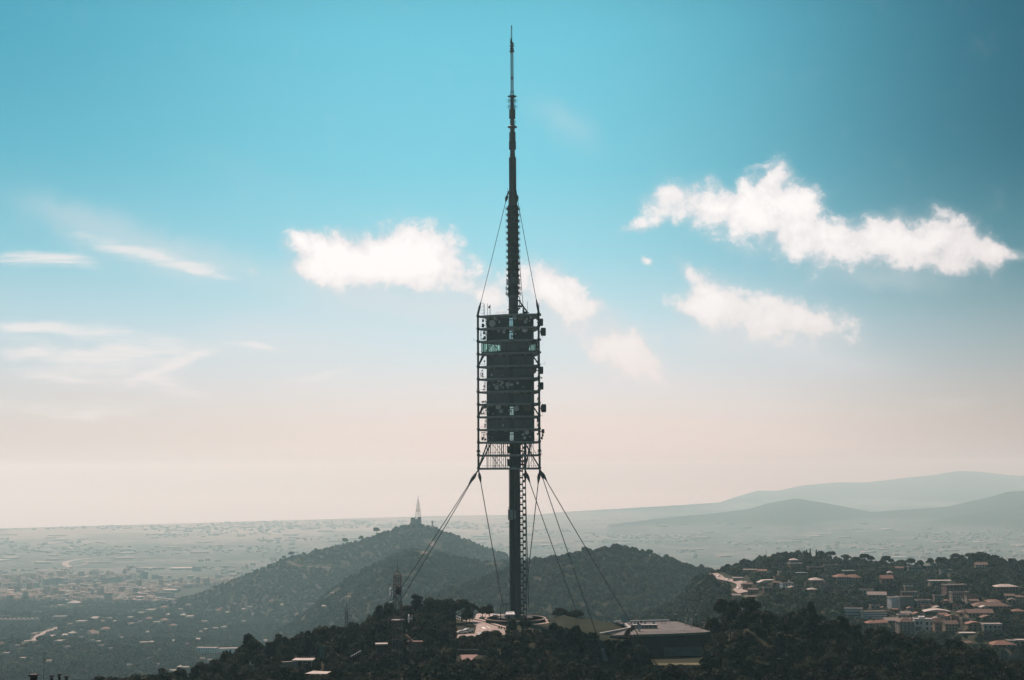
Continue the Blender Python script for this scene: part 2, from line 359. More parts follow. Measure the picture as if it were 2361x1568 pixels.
RIDGES = [
 ridge([(1225, 1287), (1300, 1277), (1350, 1264), (1420, 1256), (1480, 1264), (1540, 1283), (1600, 1304), (1660, 1316), (1720, 1330), (1800, 1350)], 2200, .125, .3, 7),
 ridge([(600, 1475), (690, 1420), (769, 1351), (848, 1307), (909, 1276), (957, 1259), (1053, 1281), (1121, 1290), (1230, 1286), (1300, 1290), (1400, 1300)], 2900, .105, .25, 7),
 ridge([(300, 1420), (400, 1383), (480, 1358), (560, 1325), (630, 1297), (665, 1283), (700, 1275), (760, 1259), (830, 1245), (870, 1229), (925, 1211), (962, 1204), (1000, 1213), (1050, 1232), (1100, 1252), (1150, 1270), (1200, 1288), (1300, 1320)], 4200, .17, .3, 6),
 ridge([(1560, 1400), (1600, 1350), (1640, 1322), (1700, 1312), (1730, 1304), (1780, 1294), (1850, 1288), (1900, 1292), (1960, 1304), (2000, 1304), (2080, 1310), (2130, 1316), (2160, 1312), (2200, 1300), (2260, 1295), (2320, 1303), (2361, 1308), (2600, 1320), (2900, 1350)], 1500, .032, .35, 0),
 ridge([(1200, 1190), (1300, 1180), (1400, 1174), (1556, 1165), (1659, 1158), (1744, 1131), (1795, 1131), (1849, 1119), (1931, 1112), (2000, 1112), (2085, 1102), (2153, 1095), (2204, 1086), (2255, 1087), (2323, 1095), (2361, 1097), (2700, 1090), (3200, 1100)], [(1200, 16500), (1556, 18500), (1659, 21000), (1760, 25500), (2400, 28500)], .06, .1, 0, 3),
 ridge([(1400, 1210), (1556, 1191), (1641, 1184), (1727, 1173), (1768, 1160), (1836, 1149), (1897, 1158), (1966, 1172), (2007, 1180), (2102, 1174), (2187, 1167), (2272, 1148), (2323, 1133), (2361, 1131), (2700, 1120), (3200, 1130)], [(1400, 12500), (1556, 13500), (1727, 14500), (2400, 15000)], .075, .1, 0, 2),
 ridge([(1850, 1240), (1950, 1220), (2050, 1212), (2150, 1200), (2250, 1180), (2361, 1165), (2700, 1150), (3200, 1150)], 13000, .09, .12, 0, 2),
]
pY = np.array([0, 900, 1500, 1900, 2500, 3300, 4000, 4800, 5900, 7500, 9500, 11500, 60000], float)
pZ = np.array([330, 330, 300, 262, 222, 172, 140, 106, 62, 26, 10, 4, 4], float)
coast = [(-600, 1240), (0, 1222), (300, 1213), (700, 1201), (1000, 1192), (1300, 1187), (1500, 1180), (1700, 1165)]
kU = np.array([ux(a, b) for a, b in coast]); kY = np.array([(CZ-2)/(-ray(a, b).z/ray(a, b).y) for a, b in coast])
def h(X, Y):
    X = np.asarray(X, float); Y = np.asarray(Y, float); u = X/np.maximum(Y, 1)
    plain = np.interp(Y, pY, pZ)
    plain = plain+fbm(X/420, Y/420, 5)*np.interp(Y, [900, 3500, 5500, 7000], [36, 26, 6, 0])
    kc = np.interp(u, kU, kY); plain = np.where(Y > kc, np.minimum(plain, 4-(Y-kc)*.01), plain)
    plain = np.maximum(plain, -6)
    z = plain
    for i, (U, Z, Yr, sf, sb, side) in enumerate(RIDGES):
        Yr = np.interp(u, U, Yr) if isinstance(Yr, np.ndarray) else Yr
        zc = np.interp(u, U, Z); out = np.maximum(U[0]-u, 0)+np.maximum(u-U[-1], 0); zc = zc-out*Yr*side
        amp = [22, 26, 34, 7, 170, 110, 60][i]; wl = [260, 330, 420, 150, 2200, 1500, 1200][i]
        dY = Y-Yr; fall = np.where(dY < 0, -dY*sf, dY*sb)
        rg = fbm(X/wl, Y/wl*0.6, 20+i, 4); k = sstep(0, 1, np.abs(dY)/(Yr*0.12))
        f = zc-fall+rg*amp*k
        z = np.maximum(z, f)
    nr = h_near(u, Y)
    nr = np.where(Y < 1400, nr, -100)
    return np.maximum(z, nr) if True else z
YS = np.concatenate([np.arange(330, 800, 1.0), np.geomspace(800, 40000, 3500)])
def hit(x, y, ymin=330, ymax=1e9):
    d = ray(x, y); X = YS*d.x/d.y; Z = CZ+YS*d.z/d.y; H = h(X, YS)
    ok = np.nonzero((H >= Z) & (YS >= ymin) & (YS <= ymax))[0]
    if not len(ok): return None
    i = ok[0]; return Vector((X[i], YS[i], H[i]))

def ground_material():
    m = bpy.data.materials.new('ground_cover'); m.use_nodes = True; t = NT(m.node_tree); nt = m.node_tree; b = nt.nodes['Principled BSDF']
    b.inputs['Roughness'].default_value = .95; b.inputs['Specular IOR Level'].default_value = .1
    pos = t.n('ShaderNodeNewGeometry').outputs['Position']
    n1 = t.noise(pos, .006, 6, .6).outputs[0]; n2 = t.noise(pos, .06, 5, .6).outputs[0]
    scrub = t.mix(t.ss(n2, .35, .65), (0.014, 0.017, 0.009), (0.030, 0.030, 0.016))
    scrub = t.mix(t.m('MULTIPLY', t.ss(n1, .55, .72), .6), scrub, (0.10, 0.08, 0.05))
    # farmed and built plain: patchwork stretched along the river
    mp = t.n('ShaderNodeMapping', ins={0: pos, 2: (0, 0, .25), 3: (.0075, .0040, 1)}).outputs[0]
    vo = t.n('ShaderNodeTexVoronoi', ins={0: mp, 'Scale': 1.0, 'Randomness': 1.0}); c = t.n('ShaderNodeSeparateXYZ', ins={0: vo.outputs['Color']})
    vo2 = t.n('ShaderNodeTexVoronoi', ins={0: mp, 'Scale': 4.2}); c2 = t.n('ShaderNodeSeparateXYZ', ins={0: vo2.outputs['Color']})
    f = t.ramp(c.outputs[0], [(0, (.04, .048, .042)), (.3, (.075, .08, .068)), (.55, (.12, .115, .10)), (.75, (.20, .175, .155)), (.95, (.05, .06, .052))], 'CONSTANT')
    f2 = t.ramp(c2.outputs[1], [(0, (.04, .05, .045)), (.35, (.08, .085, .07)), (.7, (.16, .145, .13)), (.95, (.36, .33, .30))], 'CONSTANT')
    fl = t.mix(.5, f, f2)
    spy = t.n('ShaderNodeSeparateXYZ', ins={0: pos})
    fl = t.mix(t.m('MULTIPLY', t.m('MULTIPLY', t.ss(spy.outputs[1], 9000, 13500), t.ss(t.m('DIVIDE', spy.outputs[0], spy.outputs[1]), .14, -.04)), t.m('ADD', .36, t.m('MULTIPLY', vo.outputs['Distance'], .4))), fl, (.40, .345, .31))  # pale coastal fields; paling with distance also puts haze glow into the colour
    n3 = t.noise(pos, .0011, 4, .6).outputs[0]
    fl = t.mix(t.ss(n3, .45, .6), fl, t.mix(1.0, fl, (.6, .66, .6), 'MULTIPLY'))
    sp = t.n('ShaderNodeSeparateXYZ', ins={0: pos})
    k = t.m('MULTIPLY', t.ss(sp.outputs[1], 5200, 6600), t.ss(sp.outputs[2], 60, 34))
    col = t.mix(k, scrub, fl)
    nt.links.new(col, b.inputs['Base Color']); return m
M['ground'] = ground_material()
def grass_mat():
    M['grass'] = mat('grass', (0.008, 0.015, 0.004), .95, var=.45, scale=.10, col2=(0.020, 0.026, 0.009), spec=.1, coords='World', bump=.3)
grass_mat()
def sheet(name, u0, u1, nu, Ys):
    us = np.linspace(u0, u1, nu); U, YY = np.meshgrid(us, Ys); X = U*YY; Z = h(X, YY)
    V = np.stack([X, YY, Z], -1).reshape(-1, 3); nY = len(Ys)
    i = np.arange(nY-1)[:, None]*nu+np.arange(nu-1)[None]; F = np.stack([i, i+1, i+nu+1, i+nu], -1).reshape(-1, 4)
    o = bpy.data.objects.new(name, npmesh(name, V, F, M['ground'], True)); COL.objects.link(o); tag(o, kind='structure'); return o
UW = 0.62
def yseq(a, b, n): return np.geomspace(a, b, n)
sheet('ground', -UW, UW, 420, np.concatenate([np.linspace(-200, 380, 12)[:0], np.linspace(120, 400, 30), np.linspace(404, 760, 140), yseq(766, 1100, 50)]))
sheet('hills', -UW, UW, 460, yseq(1100, 5400, 420))
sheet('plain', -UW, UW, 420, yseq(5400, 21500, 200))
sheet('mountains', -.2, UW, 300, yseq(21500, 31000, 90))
def sea():
    m = bpy.data.materials.new('sea_water'); m.use_nodes = True; t = NT(m.node_tree); b = m.node_tree.nodes['Principled BSDF']
    b.inputs['Base Color'].default_value = (.10, .14, .15, 1); b.inputs['Roughness'].default_value = .06
    nz = t.noise(t.n('ShaderNodeNewGeometry').outputs['Position'], .02, 4, .6)
    bp = t.n('ShaderNodeBump', ins={'Strength': .03, 'Distance': 1, 'Height': nz.outputs[0]}); m.node_tree.links.new(bp.outputs[0], b.inputs['Normal'])
    s = MB(); s.add([(-26000, 9000, 0), (26000, 9000, 0), (26000, 35000, 0), (-26000, 35000, 0)], [(0, 1, 2, 3)])
    tag(s.build('sea', m), kind='structure')
sea()
def haze():
    m = bpy.data.materials.new('haze_air'); m.use_nodes = True; nt = m.node_tree; nt.nodes.clear(); t = NT(nt)
    o = t.n('ShaderNodeOutputMaterial'); v = t.n('ShaderNodeVolumePrincipled')
    v.inputs['Color'].default_value = HAZE_COL; v.inputs['Density'].default_value = HAZE_D; v.inputs['Anisotropy'].default_value = HAZE_G
    v.inputs['Absorption Color'].default_value = (1, 1, 1, 1)
    nt.links.new(v.outputs[0], o.inputs['Volume'])
    s = MB(); s.box((0, 17500, 365), (54000, 36400, 746)); ob = s.build('haze', m); tag(ob, kind='stuff')
HAZE_COL = (0.56, 0.93, 1.0, 1); HAZE_D = 7.0e-5; HAZE_G = 0.36
haze()

# ---------------------------------------------------------------- telecom tower
TX = at(1188, 1400, 655).x; TY = 655.0; TB = 462.0
def z4(y4): return at(1186, y4/1.7348, TY).z-TB           # height of a photo row on the tower, above its base
def zc1(c): return z4(1200+c/2.2405)
def zc2(c): return z4(80+c/2.24)
def zc3(c): return z4(740+c/2.903)
tower = empty('telecom_tower', (TX, TY, TB), 0, 'slender dark telecom tower with a thirteen-deck pod, needle mast and steel guy cables', 'tower')
VA = [R(192.6), R(312.6), R(72.6)]; VR = 16.8
VERT = [Vector((VR*math.cos(a), VR*math.sin(a))) for a in VA]
def rtri(s, bulge, n=10):
    pts = []
    for i in range(3):
        a = VERT[i]*s; b = VERT[(i+1) % 3]*s; nrm = ((a+b)/2).normalized()
        for k in range(n):
            t = k/n; p = a.lerp(b, t)+nrm*(bulge*4*t*(1-t)); pts.append((p.x, p.y))
    return pts
# shaft
ztop_pod = zc1(150); zbot_pod = zc1(1505)
s = MB(); s.lathe([(2.5, -8), (2.45, 0), (2.25, zbot_pod), (2.2, ztop_pod), (2.2, zc3(1300)), (2.05, zc3(200)), (1.9, zc3(90)), (1.0, zc3(80))], 32)
s.build('shaft', M['concrete'], tower)
s = MB()
for zz in np.arange(4, zbot_pod, 1.5): s.box((-1.15, -2.42, zz), (1.9, .5, 1.25))
s.box((-1.15, -2.2, zbot_pod/2), (1.5, .5, zbot_pod)); s.build('cable_tray', M['tray'], tower)
s = MB(); s.box((-2.45, -.9, zbot_pod/2), (.28, .5, zbot_pod)); s.box((-2.2, -1.4, zbot_pod/2), (.12, .3, zbot_pod)); s.build('guide_rail', M['deck_steel'], tower)
# service lift cabin hung on the left of the shaft
def zc4(c): return z4(1820+c/2.305)
zl0, zl1 = zc4(595), zc4(500)
s = MB(); s.box((-1.9, -2.9, (zl0+zl1)/2), (2.3, 1.6, zl1-zl0)); s.box((.1, -2.9, (zl0+zl1)/2), (1.0, 1.0, (zl1-zl0)*.8)); lift = s.build('lift_cabin', M['deck_steel'], tower)
s = MB()
for x in (-3.0, -2.2, -1.3, -.4, .4):
    s.tube((x, -3.6, zl1), (x, -3.6, zl1+1.2), .06, n=4)
s.tube((-3.0, -3.6, zl1+1.2), (.4, -3.6, zl1+1.2), .06, n=4); s.tube((-3.0, -3.6, zl1+.6), (.4, -3.6, zl1+.6), .06, n=4); s.build('railing', M['steel'], lift)
# lift ladder frame on the right
s = MB(); x0, x1, x2 = 2.45, 3.75, 5.05; yb = -.6
for x, y in ((x0, yb-1), (x1, yb-1.2), (x2, yb-.6), (x2, yb+1.2), (x0, yb+1.2)):
    s.box((x, y, zbot_pod/2+15), (.34, .34, zbot_pod+30))
stp = 61/2.305/8.68; k = 0; zz = 1.0
while zz < zbot_pod+29:
    s.box(((x0+x1)/2, yb-1.1, zz), (x1-x0, .3, .80)); s.box(((x1+x2)/2, yb-.9, zz+stp/2), (x2-x1, .3, .95))
    s.box(((x0+x2)/2, yb+1.2, zz+stp*.3), (x2-x0, .15, .18)); s.box((x2, yb+.3, zz), (.15, 1.6, .18)); zz += stp
s.build('lift_track', M['tray'], tower)
# pod decks
lv = [150, 262, 375, 487, 600, 711, 825, 935, 1047, 1160, 1273, 1388, 1505]; DZ = [zc1(c) for c in lv]; FH = DZ[0]-DZ[1]
for i, z in enumerate(DZ):
    d = MB(); out = rtri(.985, 2.6, 12); d.prism(out, z-.22, z+.10)
    d.prism(rtri(.965, 2.6, 12), z-.75, z-.23)
    # edge beam proud of the plate, and radial ribs beneath
    o2 = rtri(.985, 2.6, 12)
    for a, b in zip(o2, o2[1:]+o2[:1]): d.tube((a[0], a[1], z-.06), (b[0], b[1], z-.06), .24, n=4)
    for V in VERT:
        v = Vector((V.x, V.y, z-.55)); d.tube((0, 0, z-.55), v, .35, n=4)
    dk = d.build('deck', M['deck_steel'], tower)
    if i not in (0,):
        r = MB()
        for a, b in zip(o2, o2[1:]+o2[:1]):
            a3 = Vector((a[0]*.97, a[1]*.97, z+1.1)); b3 = Vector((b[0]*.97, b[1]*.97, z+1.1)); r.tube(a3, b3, .035, n=3); r.tube(a3-Vector((0, 0, 1)), a3, .03, n=3)
        r.build('railing', M['steel'], dk)
for V in VERT:
    c = MB(); c.tube((V.x, V.y, DZ[-1]-1.0), (V.x, V.y, DZ[0]+1.0), .5, n=10)
    for z in DZ: c.tube((V.x, V.y, z-.45), (V.x, V.y, z+.45), .72, n=10)
    c.tube((V.x, V.y, DZ[-2]+1.2), (V.x, V.y, DZ[-2]+2.2), .85, n=10)
    c.build('column', M['steel'], tower)
# diagonal braces near the columns
def brace(i0, i1, t, name='brace'):
    for a, b in ((0, 1), (1, 0), (1, 2), (2, 1), (2, 0), (0, 2)):
        A = VERT[a]; B = VERT[b]; P = A.lerp(B, t); nrm = ((A+B)/2).normalized()*2.0*4*t*(1-t)
        c = MB(); c.tube((A.x, A.y, DZ[i1]), (P.x+nrm.x, P.y+nrm.y, DZ[i0]-.4), .33, n=6); c.build(name, M['steel'], tower)
brace(3, 4, .12); brace(7, 8, .12); brace(10, 12, .23)
# walled floors
wp = rtri(.76, 2.4, 14)
DOOR = {0: 'pane', 1: 'pane', 7: 'pane', 9: 'pane'}
def seglen(P): return [math.dist(a, b) for a, b in zip(P, P[1:]+P[:1])]
def walk(P, step, off=0.0):
    """points every step m along the closed outline P, with direction"""
    out = []; acc = off
    for a, b in zip(P, P[1:]+P[:1]):
        L = math.dist(a, b); dx, dy = (b[0]-a[0])/L, (b[1]-a[1])/L
        while acc < L: out.append((a[0]+dx*acc, a[1]+dy*acc, dx, dy)); acc += step
        acc -= L
    return out
def front_y(P, x):
    """nearest (camera side) crossing of outline P at x"""
    best = None; xs = [q[0] for q in P]; x = min(max(x, min(xs)+.3), max(xs)-.3)
    for a, b in zip(P, P[1:]+P[:1]):
        if (a[0]-x)*(b[0]-x) <= 0 and a[0] != b[0]:
            y = a[1]+(b[1]-a[1])*(x-a[0])/(b[0]-a[0])
            if best is None or y < best[0]: best = (y, math.atan2(b[1]-a[1], b[0]-a[0]))
    return best
for i in range(10):
    z0, z1 = DZ[i+1]+.12, DZ[i]-.24; hh = z1-z0
    if i == 2: continue
    w = MB(); w.prism(wp, z0, z1-1.25)
    w.cur = 1; w.prism([(x*.985, y*.985) for x, y in wp], z1-1.25, z1)
    w.cur = 2 if i in (3, 6, 8) else 1
    for (x, y, dx, dy) in walk(wp, .95):
        a = math.atan2(dy, dx); w.box((x, y, (z0+z1)/2), (.10, .16, hh-.01), a)
    for (x, y, dx, dy) in walk(wp, .95, .47):
        a = math.atan2(dy, dx)
        if random.random() < (.45 if i in (0, 1, 7, 9, 6) else .18):
            w.cur = 3; w.box((x, y, z1-.75), (.66, .12, .75), a)
    w.build('wall', [M['panel'] if i in (3, 6, 8, 4) else M['panel_dark'], M['panel_dark'], M['panel'], M['frosted']], tower)
    fy, ang = front_y(wp, -1.1)
    dw = MB(); dw.box((-1.1, fy-.04, z0+hh*.42), (1.9, .3, hh*.80), ang); dn = 'door'
    dr = dw.build(dn, M['steel'], tower)
    if i in DOOR:
        for (ox, oz, wdt, hgt) in ((-.45, .32, .76, hh*.50), (.45, .32, .76, hh*.50), (0, .70, 1.65, hh*.13)):
            pn = MB(); pn.box((-1.1+ox*math.cos(ang), fy-.16+ox*math.sin(ang), z0+hh*oz), (wdt, .16, hgt), ang); pn.build('glass_pane', M['pane'], dr)
# observation floor: glass skin, mullions, core, inner braces
z0, z1 = DZ[3]+.12, DZ[2]-.24; gp = rtri(.90, 2.8, 14)
g = MB(); g.prism(gp, z0+.7, z1-.4, cap=False); g.build('observation_glazing', M['deck_glass'], tower)
g = MB(); g.prism(gp, z0, z0+.7); g.prism(gp, z1-.4, z1)
for (x, y, dx, dy) in walk(gp, 1.22): g.box((x, y, (z0+z1)/2), (.20, .22, z1-z0-.02), math.atan2(dy, dx))
g.build('glazing_frame', M['steel'], tower)
cpts = [(-6.2, -7.0), (6.8, -9.2), (7.2, -2.0), (3.5, 8), (-3, 5)]
g = MB(); g.prism(cpts, z0+.71, z1-.41); g.build('core_wall', M['tray'], tower)
for a, b in (((-13.2, -4.6), (-9.8, -7.2)), ((-6.6, -8.4), (-9.8, -7.2)), ((5.4, -11.8), (9.4, -12.2)), ((12.0, -9.6), (9.4, -12.2)), ((-12.6, -2.0), (-9.6, 1.4))):
    g = MB(); g.tube((a[0], a[1], z0), (b[0], b[1], z1), .2, n=5); g.build('inner_brace', M['steel'], tower)
# open lower floors: slats, ladders and service risers
for i in (10, 11):
    z0, z1 = DZ[i+1]+.12, DZ[i]-.24
    for side in (0, 1):
        w = MB(); used = []
        for k, (x, y, dx, dy) in enumerate(walk(wp, 1.0)):
            r = random.random()
            if -1.5 < x < 6 or (x > 0) != (side == 1) or (y > 0 and k % 4) or any(abs(x-q) < .55 for q in used): continue
            used.append(x)
            w.box((x, y, (z0+z1)/2), (.16 if r < .7 else .42, .14, z1-z0), math.atan2(dy, dx))
        w.build('slat_screen', M['steel'], tower)
    w = MB(); w.box((-2.2, -4.2, (z0+z1)/2-.6), (2.0, 1.0, (z1-z0)*.6)); w.box((-3.3, -4.2, z0+2.6), (.15, .15, 2.6)); w.box((-3.0, -4.2, z0+3.6), (1.0, .2, .2)); w.box((1.2, -4.0, (z0+z1)/2), (3.6, 1.6, z1-z0))
    for x in (5.4, 6.3): w.box((x, -3.5, (z0+z1)/2), (.3, .3, z1-z0))
    for (xa, xb) in ((-10.6, -6.2), (-8.6, -4.4), (7.2, 10.0)):
        w.tube((xa, -5, z1), (xb, -5.2, z0), .13, n=4); w.tube((xb*.9, -2, z1), (xa*.9, -2, z0), .08, n=4)
    w.build('service_riser', M['tray'], tower)
# dishes: x, row (pod crop), radius m, material
DI = [(290, 222, 31, 0), (310, 176, 13, 0), (326, 190, 9, 0), (354, 214, 9, 0), (354, 198, 6, 0), (493, 181, 19, 0), (545, 176, 34, 1), (596, 191, 12, 0), (586, 216, 17, 0), (631, 178, 13, 0), (622, 210, 7, 0), (690, 190, 12, 0),
      (401, 278, 12, 0), (394, 303, 13, 0), (470, 282, 20, 0), (528, 273, 12, 0), (580, 286, 26, 0), (345, 290, 14, 0), (497, 322, 7, 0), (505, 288, 7, 0), (660, 290, 8, 0), (462, 340, 10, 0),
      (650, 644, 35, 1), (285, 676, 10, 0), (381, 684, 6, 0), (350, 731, 14, 0), (381, 749, 13, 0), (308, 765, 11, 0), (367, 770, 12, 0), (340, 760, 7, 0), (331, 792, 20, 0), (386, 791, 10, 0), (428, 767, 20, 0), (463, 770, 13, 0), (515, 756, 13, 0), (262, 782, 7, 0), (566, 790, 7, 0), (430, 796, 9, 0),
      (345, 962, 24, 0), (369, 1003, 18, 0), (505, 981, 24, 0), (600, 970, 41, 1), (445, 1003, 12, 0), (660, 995, 6, 0), (298, 1024, 7, 0), (253, 1003, 9, 0),
      (387, 1128, 8, 0), (597, 1191, 21, 0), (563, 1210, 12, 0), (577, 1241, 15, 0), (260, 1224, 6, 0), (298, 1230, 6, 0), (250, 1248, 10, 0), (625, 1230, 8, 0)]
DM = {}
def dish_mesh(mt):
    if mt in DM: return DM[mt]
    s = MB(); n = 20; vs = []; fs = []      # unit dish facing -y
    prof = [(0, .10), (.5, .06), (.86, .02), (1, 0), (1, .16), (.75, .34), (.35, .46), (0, .5)]
    for r, y in prof:
        for k in range(n): t = 2*PI*k/n; vs.append((r*math.cos(t), y, r*math.sin(t)))
    for j in range(len(prof)-1):
        for k in range(n): fs.append((j*n+k, (j+1)*n+k, (j+1)*n+(k+1) % n, j*n+(k+1) % n))
    s.add(vs, fs); s.tube((0, .4, 0), (0, .95, 0), .12, n=6); s.tube((0, .9, -.9), (0, .9, .9), .07, n=5)
    DM[mt] = s.mesh('dish', M[mt], True); return DM[mt]
def cx1(c, yc): return ((1840+c/2.2405)-2055.5+(1500-(1200+yc/2.2405))*-.0059*-1)/8.68
for (c, yc, r, k) in DI:
    x = cx1(c, yc); z = zc1(yc); rr = r/19.4; f = front_y(wp, max(-12.3, min(9.8, x))); y = f[0]-.55-rr*.45
    inst('antenna_dish', dish_mesh('dish_dark' if k else 'dish'), tower, (x, y-.2, z), f[1]*.5 if not k else 0, (rr, rr, rr))
def drum_mesh():
    if 'drum' not in DM: s = MB(); s.tube((0, -.55, 0), (0, .40, 0), .98, .98, 20); s.tube((0, .40, 0), (0, .62, 0), .98, .55, 20); s.tube((0, -.55, 0), (0, -.68, 0), .98, .80, 20); s.tube((0, .6, 0), (0, .95, 0), .15, n=6); DM['drum'] = s.mesh('drum', M['mast_lower'], False)
    return DM['drum']
# side facing drums on the left and right edges
for (c, yc, r, a) in [(208, 195, 14, -70), (208, 238, 18, -70), (217, 303, 14, -60), (223, 347, 16, -20), (740, 310, 37, 78), (718, 226, 34, 85), (716, 155, 12, 80), (718, 648, 34, 70), (720, 786, 34, 82), (742, 982, 37, 82),
                      (738, 1184, 20, 70), (736, 1218, 12, 75), (706, 1186, 16, -70), (692, 1208, 9, -60), (728, 1243, 13, 80), (718, 376, 9, 80), (718, 488, 9, 80), (231, 962, 15, -50), (205, 1243, 14, -80), (229, 1250, 10, -60), (195, 1000, 8, -60),
                      (226, 770, 7, -60), (225, 1133, 6, -60), (728, 713, 8, 80), (690, 1095, 8, -70), (697, 1133, 9, -70)]:
    x = cx1(c, yc); rr = r/19.4; y = -5.5 if c < 500 else -10.5
    inst('drum_antenna', drum_mesh(), tower, (x, y-(1.8 if rr > 1.2 else 0), zc1(yc)), R(90 if a > 0 else -90), (rr, rr, rr))
# antenna poles between the column and the walls
for (c, y0, y1) in [(186, 275, 375), (196, 275, 375), (215, 280, 372), (231, 285, 372), (223, 545, 590), (209, 622, 705), (200, 630, 705), (190, 640, 700), (228, 735, 815), (219, 740, 815), (200, 905, 925), (210, 905, 925), (220, 905, 925), (234, 905, 930),
                    (195, 960, 1035), (212, 960, 1035), (228, 965, 1035), (240, 965, 1035), (231, 1070, 1155), (240, 1070, 1155), (226, 1100, 1155), (200, 1180, 1265), (212, 1180, 1265), (222, 1180, 1265), (236, 1180, 1268),
                    (688, 1065, 1140), (697, 1065, 1140), (702, 870, 910), (694, 880, 910), (690, 510, 585), (238, 200, 240), (232, 160, 255)]:
    x = cx1(c, y0); yy = -6.5 if c < 500 else -9.5; s = MB(); s.tube((x, yy, zc1(y0)), (x, yy, zc1(y1)), .10, n=4)
    for j in range(2):
        yc = random.uniform(y0+8, y1-4); s.box((x+random.uniform(-.2, .2), yy-.2, zc1(yc)), (random.uniform(.3, .8), .3, random.uniform(.3, .7)))
    s.build('antenna_pole', M['tray'], tower)
for (c, yc, ln) in [(130, 365, -28), (150, 815, -8), (740, 592, 30), (745, 808, 15), (740, 355, 14), (735, 1046, 14), (210, 1535, 10), (735, 1252, 12), (735, 1385, 8)]:
    x = cx1(160 if c < 400 else 718, yc); x2 = x+ln/19.4*1.3; yy = -4 if c < 400 else -12.4
    s = MB(); s.tube((x, yy, zc1(yc)), (x2, yy, zc1(yc)), .05, n=3); s.tube((x2, yy, zc1(yc+12)), (x2, yy, zc1(yc-22)), .05, n=3); s.build('whip_antenna', M['tray'], tower)
# roof of the pod
zt = DZ[0]+.12
for (c, y0, y1, r) in [(218, 30, 145, .16), (248, 28, 145, .09), (271, 50, 145, .14), (603, 15, 125, .09), (707, 28, 100, .09)]:
    x = cx1(c, 100); s = MB(); s.tube((x, -7 if c < 500 else -9, zt), (x, -7 if c < 500 else -9, zt+(130-y0)/19.4), r, n=5)
    if c == 218:
        for k in range(4): s.tube((x-1.1, -7, zt+.8+k*1.5), (x, -7, zt+.8+k*1.5), .08, n=4)
    if c == 271: s.box((x-.4, -7, zt+3.6), (.9, .3, .9)); s.box((x, -7, zt+4.2), (.4, .3, 1.0))
    s.build('roof_antenna', M['tray'], tower)
s = MB()
for k in range(14): s.tube((-8+k*.7, -10, zt), (-8+k*.7, -10, zt+1), .04, n=3)
s.tube((-8, -10, zt+1), (1.1, -10, zt+1), .04, n=3); s.box((-1.4, -10, zt+.6), (1.6, 1.2, 1.1)); s.box((5.6, -9, zt+.6), (1.4, 1.2, 1.2)); s.build('roof_railing', M['steel'], tower)
# crane arm beside the shaft on the roof
s = MB(); s.box((2.4, -2, zc3(1440)), (1.6, 1.2, .5)); s.tube((2.0, -2, zc3(1440)), (2.0, -2, zc3(1300)), .22, n=5); s.tube((2.9, -2, zc3(1430)), (2.9, -2, zc3(1300)), .16, n=5)
s.box((2.6, -2, zc3(1350)), (1.6, .8, .6)); s.tube((2.6, -2.2, zc3(1350)), (6.6, -4.5, zc3(1498)), .34, n=6); s.box((6.5, -4.5, zc3(1495)), (1.3, .6, .4)); s.box((3.0, -2, zc3(1415)), (2.2, 1.0, .9)); s.build('crane_arm', M['concrete'], tower)
s = MB(); s.lathe([(2.3, zc3(1458)), (2.75, zc3(1450)), (2.75, zc3(1443)), (2.3, zc3(1440))], 20)
s.lathe([(2.3, zc3(1415)), (2.5, zc3(1412)), (2.3, zc3(1405))], 20); s.lathe([(2.25, zc3(1305)), (2.6, zc3(1300)), (2.6, zc3(1290)), (2.25, zc3(1288))], 20); s.build('shaft_collar', M['panel'], tower)
# dipole rows round the upper shaft
rows = 12; ztop, zbt = zc3(240), zc3(1085); dz = (ztop-zbt)/rows
s = MB()
for j in range(rows):
    a, b = zbt+dz*j, zbt+dz*(j+1); s.lathe([(2.1, a+.06), (2.52, a+.1), (2.60, a+dz*.5), (2.52, b-.12), (2.1, b-.06)], 20)
s.build('antenna_panel_sleeve', M['mast_lower'], tower)
ring = MB()
for t in range(14):      # hoop dipole
    a0, a1 = 2*PI*t/14, 2*PI*(t+1)/14; ring.tube((.72, .0+.62*math.cos(a0), .95*math.sin(a0)), (.72, .62*math.cos(a1), .95*math.sin(a1)), .045, n=3)
    ring.tube((.25+.55*abs(math.cos(a0)), 0, .95*math.sin(a0)), (.25+.55*abs(math.cos(a1)), 0, .95*math.sin(a1)), .04, n=3)
ring.tube((-.3, 0, 0), (.72, 0, 0), .10, n=4); ring.box((.25, 0, .0), (.35, .5, .8)); ring.box((.1, 0, -.55), (.3, .4, .35))
rm = ring.mesh('dipole_hoop', M['tray'])
for j in range(rows):
    for k in range(6):
        a = R(60*k+5+(j % 2)*4); inst('dipole_hoop', rm, tower, (2.55*math.cos(a), 2.55*math.sin(a), zbt+dz*(j+.5)), a)
